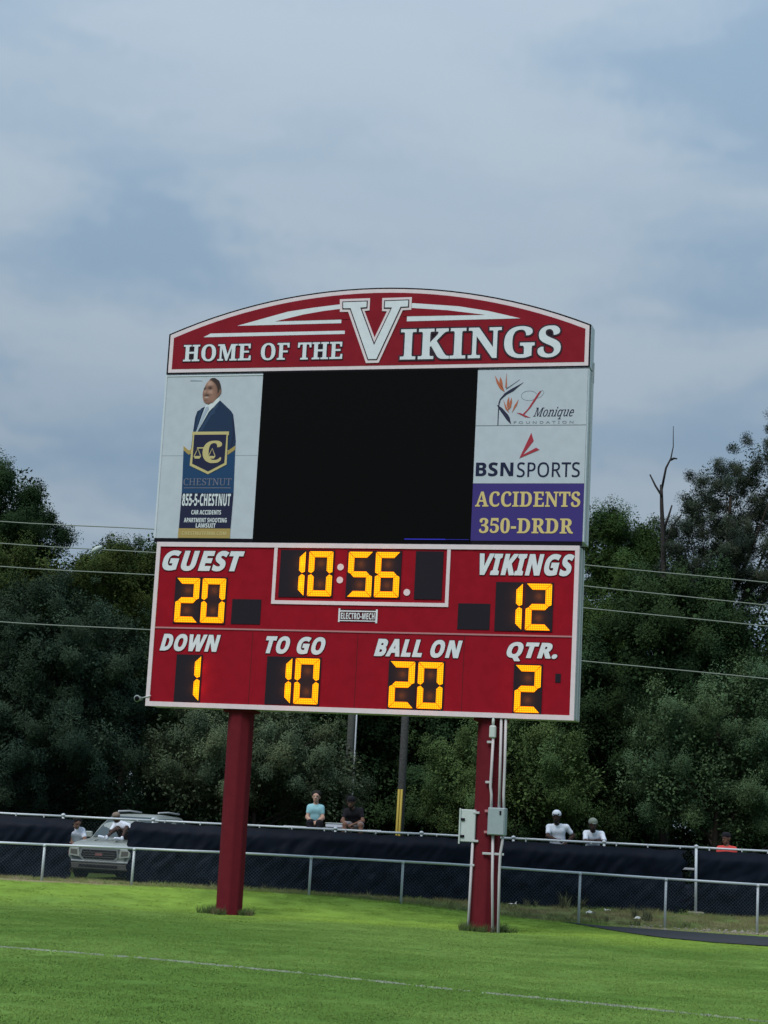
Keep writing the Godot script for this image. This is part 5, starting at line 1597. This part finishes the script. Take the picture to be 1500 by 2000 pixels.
	M.bark = weather(mat(lin(0.055, 0.045, 0.036), 0.9), M.bark_tex, 1.2)
	M.dead = weather(mat(lin(0.055, 0.048, 0.05), 0.9), M.bark_tex, 1.0)
	M.wood = weather(mat(lin(0.10, 0.10, 0.10), 0.9), M.bark_tex, 1.0)
	M.wood_pale = weather(mat(lin(0.10, 0.11, 0.10), 0.9), M.bark_tex, 1.0)
	M.yellow = mat(lin(0.36, 0.27, 0.05), 0.5)
	M.leaf = mat(Color.WHITE, 0.7)
	M.leaf.vertex_color_use_as_albedo = true
	M.leaf.backlight_enabled = true
	M.leaf.backlight = Color(0.3, 0.3, 0.3)
	M.paper = mat(lin(0.66, 0.66, 0.60), 0.8)
	# amber lamp segments: bright lamp dots on a darker orange ground
	var im := Image.create(64, 64, false, Image.FORMAT_RGB8)
	for y in 64:
		for x in 64:
			var p := Vector2(fmod(x, 21.34) - 10.67, fmod(y, 21.34) - 10.67)
			var v := smoothstep(11.5, 5.0, p.length())
			im.set_pixel(x, y, Color(1.0, 0.42, 0.0).lerp(Color(1.0, 0.77, 0.04), v))
	im.generate_mipmaps()
	var led := mat(lin(0.3, 0.12, 0.0), 0.4)
	led.emission_enabled = true
	led.emission = Color.WHITE
	led.emission_operator = BaseMaterial3D.EMISSION_OP_MULTIPLY
	led.emission_texture = ImageTexture.create_from_image(im)
	led.emission_energy_multiplier = 0.84
	M.led = led
	M.blue_led = mat(lin(0.01, 0.01, 0.05), 0.5)
	M.blue_led.emission_enabled = true
	M.blue_led.emission = Color(0.14, 0.14, 0.6)
	M.blue_led.emission_energy_multiplier = 0.8
	M.blue_led_dim = M.blue_led.duplicate()
	M.blue_led_dim.emission_energy_multiplier = 0.4
	M.screen_cloth.metallic_specular = 0.12
	# skin and cloth
	M.skin_light = mat(lin(0.42, 0.26, 0.20), 0.6)
	M.skin_mid = mat(lin(0.16, 0.085, 0.06), 0.6)
	M.skin_dark = mat(lin(0.055, 0.03, 0.025), 0.6)
	M.eye = mat(lin(0.02, 0.018, 0.018), 0.3)
	M.hair_dark = mat(lin(0.012, 0.010, 0.010), 0.7)
	M.cloth_white = mat(lin(0.66, 0.70, 0.80), 0.9)
	M.cloth_black = mat(lin(0.012, 0.012, 0.016), 0.9)
	M.cloth_navy = mat(lin(0.02, 0.025, 0.05), 0.9)
	M.cloth_grey = mat(lin(0.20, 0.19, 0.20), 0.9)
	M.cloth_greygreen = mat(lin(0.20, 0.23, 0.20), 0.9)
	M.cloth_aqua = mat(lin(0.26, 0.50, 0.56), 0.9)
	M.cloth_orange = mat(lin(0.60, 0.07, 0.06), 0.9)
	M.cloth_plum = mat(lin(0.03, 0.018, 0.024), 0.9)
	M.cloth_maroon = mat(lin(0.10, 0.008, 0.016), 0.9)
	M.cloth_tan = mat(lin(0.20, 0.16, 0.13), 0.9)
	# car
	M.car_paint = mat(lin(0.30, 0.33, 0.31), 0.35, 0.3)
	M.car_paint.clearcoat_enabled = true
	M.car_paint.clearcoat = 0.5
	M.car_glass = mat(lin(0.05, 0.07, 0.08), 0.08)
	M.lamp_glass = mat(lin(0.30, 0.33, 0.30), 0.15)
	M.lamp_dark = mat(lin(0.10, 0.10, 0.09), 0.3)
	M.chrome = mat(lin(0.55, 0.56, 0.57), 0.25, 0.8)
	M.badge = mat(lin(0.18, 0.08, 0.08), 0.4)
	M.plastic = mat(lin(0.07, 0.07, 0.065), 0.7)
	M.tyre = mat(lin(0.015, 0.015, 0.017), 0.8)
	for k in ["screen", "window", "black", "screen_cloth", "leaf", "red", "red_head", "post", "tyre", "plastic"]: M[k].metallic_specular = 0.12

# the printed head of the man on the left advertisement, 0.62 m square on the panel
func portrait_print() -> ImageTexture:
	var n := 128
	var im := Image.create(n, n, false, Image.FORMAT_RGB8)
	var grain := FastNoiseLite.new()
	grain.seed = 12
	grain.frequency = 0.09
	for y in n:
		for x in n:
			var p := Vector2(-3.70 + 0.62 * (x + 0.5) / n, 10.98 - 0.62 * (y + 0.5) / n)
			var spot := func(cx: float, cy: float, rx: float, ry: float) -> float: return exp(-pow((p.x - cx) / rx, 2.0) - pow((p.y - cy) / ry, 2.0))
			var c := Vector3(0.28, 0.15, 0.115)
			c = c.lerp(Vector3(0.50, 0.32, 0.26), 0.75 * spot.call(-3.50, 10.84, 0.07, 0.06) + 0.6 * spot.call(-3.475, 10.655, 0.05, 0.045) + 0.5 * spot.call(-3.59, 10.67, 0.022, 0.07))
			c = c.lerp(Vector3(0.17, 0.085, 0.065), clampf(0.8 * smoothstep(-3.42, -3.30, p.x + (p.y - 10.65) * 0.12), 0, 1))
			c = c.lerp(Vector3(0.16, 0.08, 0.065), 0.8 * spot.call(-3.47, 10.40, 0.13, 0.05))
			c = c.lerp(Vector3(0.05, 0.028, 0.025), clampf(1.2 * spot.call(-3.485, 10.735, 0.052, 0.03) + 1.1 * spot.call(-3.605, 10.725, 0.034, 0.03) + 0.5 * spot.call(-3.48, 10.775, 0.05, 0.01) + 0.5 * spot.call(-3.60, 10.765, 0.03, 0.01), 0, 1))
			c = c.lerp(Vector3(0.07, 0.04, 0.035), clampf(1.2 * spot.call(-3.545, 10.583, 0.07, 0.024) + 0.55 * spot.call(-3.575, 10.625, 0.025, 0.012) + 0.5 * spot.call(-3.56, 10.475, 0.05, 0.02), 0, 1))
			c = c.lerp(Vector3(0.62, 0.55, 0.52), 0.75 * spot.call(-3.55, 10.535, 0.04, 0.011))
			# close-cropped hair, temple and ear
			var hair := smoothstep(0.012, -0.012, (p - Vector2(-3.56, 10.66)).length() * -1.0 + 0.245) * smoothstep(10.60, 10.66, p.y) * smoothstep(-3.56, -3.42, p.x + (p.y - 10.9) * 0.5)
			c = c.lerp(Vector3(0.04, 0.026, 0.024), clampf(hair, 0, 1))
			c = c.lerp(Vector3(0.30, 0.165, 0.13), spot.call(-3.258, 10.655, 0.016, 0.045))
			c *= 1.0 + 0.12 * grain.get_noise_2d(x, y)
			im.set_pixel(x, y, Color(c.x, c.y, c.z).linear_to_srgb())
	im.generate_mipmaps()
	return ImageTexture.create_from_image(im)

func make_sky() -> Sky:
	var w := 2048
	var h := 1024
	var a := FastNoiseLite.new()
	a.seed = 8
	a.frequency = 1.0
	a.fractal_octaves = 4
	a.fractal_gain = 0.38
	a.domain_warp_enabled = true
	a.domain_warp_amplitude = 0.35
	a.domain_warp_frequency = 1.2
	var data := PackedFloat32Array()
	data.resize(w * h * 3)
	var i := 0
	for y in h:
		var el := PI * 0.5 - PI * (y + 0.5) / h
		var se := sin(el)
		var ce := cos(el)
		# brighter overhead, with a pale band of haze low down
		var lum := (1.0 + 2.0 * maxf(se, 0.19)) / 1.36
		for x in w:
			var c := Vector3(0.055, 0.075, 0.045)
			if el > -0.02:
				var az := TAU * (x + 0.5) / w
				var dx := sin(az) * ce
				var dz := cos(az) * ce
				# clouds lie in a flat layer: stretch the pattern towards the horizon
				var k := 1.0 / (maxf(se, 0.0) + 0.30)
				var n := a.get_noise_3d(dx * k * 1.7, dz * k * 2.4, se * 9.0)
				var t := clampf(0.5 + n * 1.05, 0.0, 1.0)
				t = t * t * (3.0 - 2.0 * t)
				c = SKY_LO.lerp(SKY_HI, t) * lum
			data[i] = c.x
			data[i + 1] = c.y
			data[i + 2] = c.z
			i += 3
	var im := Image.create_from_data(w, h, false, Image.FORMAT_RGBF, data.to_byte_array())
	var m := PanoramaSkyMaterial.new()
	m.panorama = ImageTexture.create_from_image(im)
	var s := Sky.new()
	s.sky_material = m
	return s

const SKY_LO := Vector3(0.144, 0.206, 0.277)
const SKY_HI := Vector3(0.216, 0.264, 0.314)

func _ready() -> void:
	# camera
	var cam := Camera3D.new()
	cam.name = "camera"
	var p := deg_to_rad(9.8292)
	var r := deg_to_rad(2.9942)
	var R0 := Vector3.RIGHT
	var U0 := Vector3(0, cos(p), sin(p))
	var F := Vector3(0, sin(p), -cos(p))
	cam.transform = Transform3D(Basis(R0 * cos(r) + U0 * sin(r), U0 * cos(r) - R0 * sin(r), -F), Vector3(0, CAM_H, 0))
	cam.fov = 31.048
	cam.near = 0.1
	cam.far = 1500.0
	add_child(cam)
	cam.make_current()
	# overcast sky
	var env := Environment.new()
	env.background_mode = Environment.BG_SKY
	env.sky = make_sky()
	env.tonemap_mode = Environment.TONE_MAPPER_LINEAR
	env.tonemap_exposure = 1.6
	env.sdfgi_enabled = true
	env.ssao_enabled = true
	env.ssil_enabled = true
	var we := WorldEnvironment.new()
	we.name = "environment"
	we.environment = env
	add_child(we)
	# veiled sun, high behind the camera to the left
	var sun := DirectionalLight3D.new()
	sun.name = "sun"
	sun.light_energy = 0.5
	sun.light_color = Color(1.0, 0.985, 0.965)
	sun.light_angular_distance = 30.0
	sun.shadow_enabled = true
	add_child(sun)
	sun.look_at_from_position(Vector3(-0.5, 1.15, 0.75) * 50.0, Vector3.ZERO)
	rng.seed = 20241
	n_big.seed = 1
	n_big.frequency = 0.10
	n_big.fractal_octaves = 3
	n_mid.seed = 2
	n_mid.frequency = 0.55
	n_mid.fractal_octaves = 3
	n_fine.seed = 3
	n_fine.frequency = 2.2
	n_fine.fractal_octaves = 2
	make_materials()
	M.screen_cloth.metallic_specular = 0.23
	# setting
	make_ground()
	make_track()
	make_trees()
	make_poles()
	# large objects
	make_scoreboard()
	make_back_fence()
	make_front_fence()
	make_car()
	bleacher("aluminium bleacher bench under the seated pair behind the screen", -2.1, 0.35, [[1.30, -46.25, 0.30], [1.815, -46.8, 0.34]])
	bleacher("low aluminium bleacher behind the screen under the men in white", 4.1, 9.4, [[0.78, -45.15, 0.55], [1.30, -45.8, 0.30]])
	make_people()
	# small details
	make_grass()
	make_line()
	post_weeds()
	make_small_things()
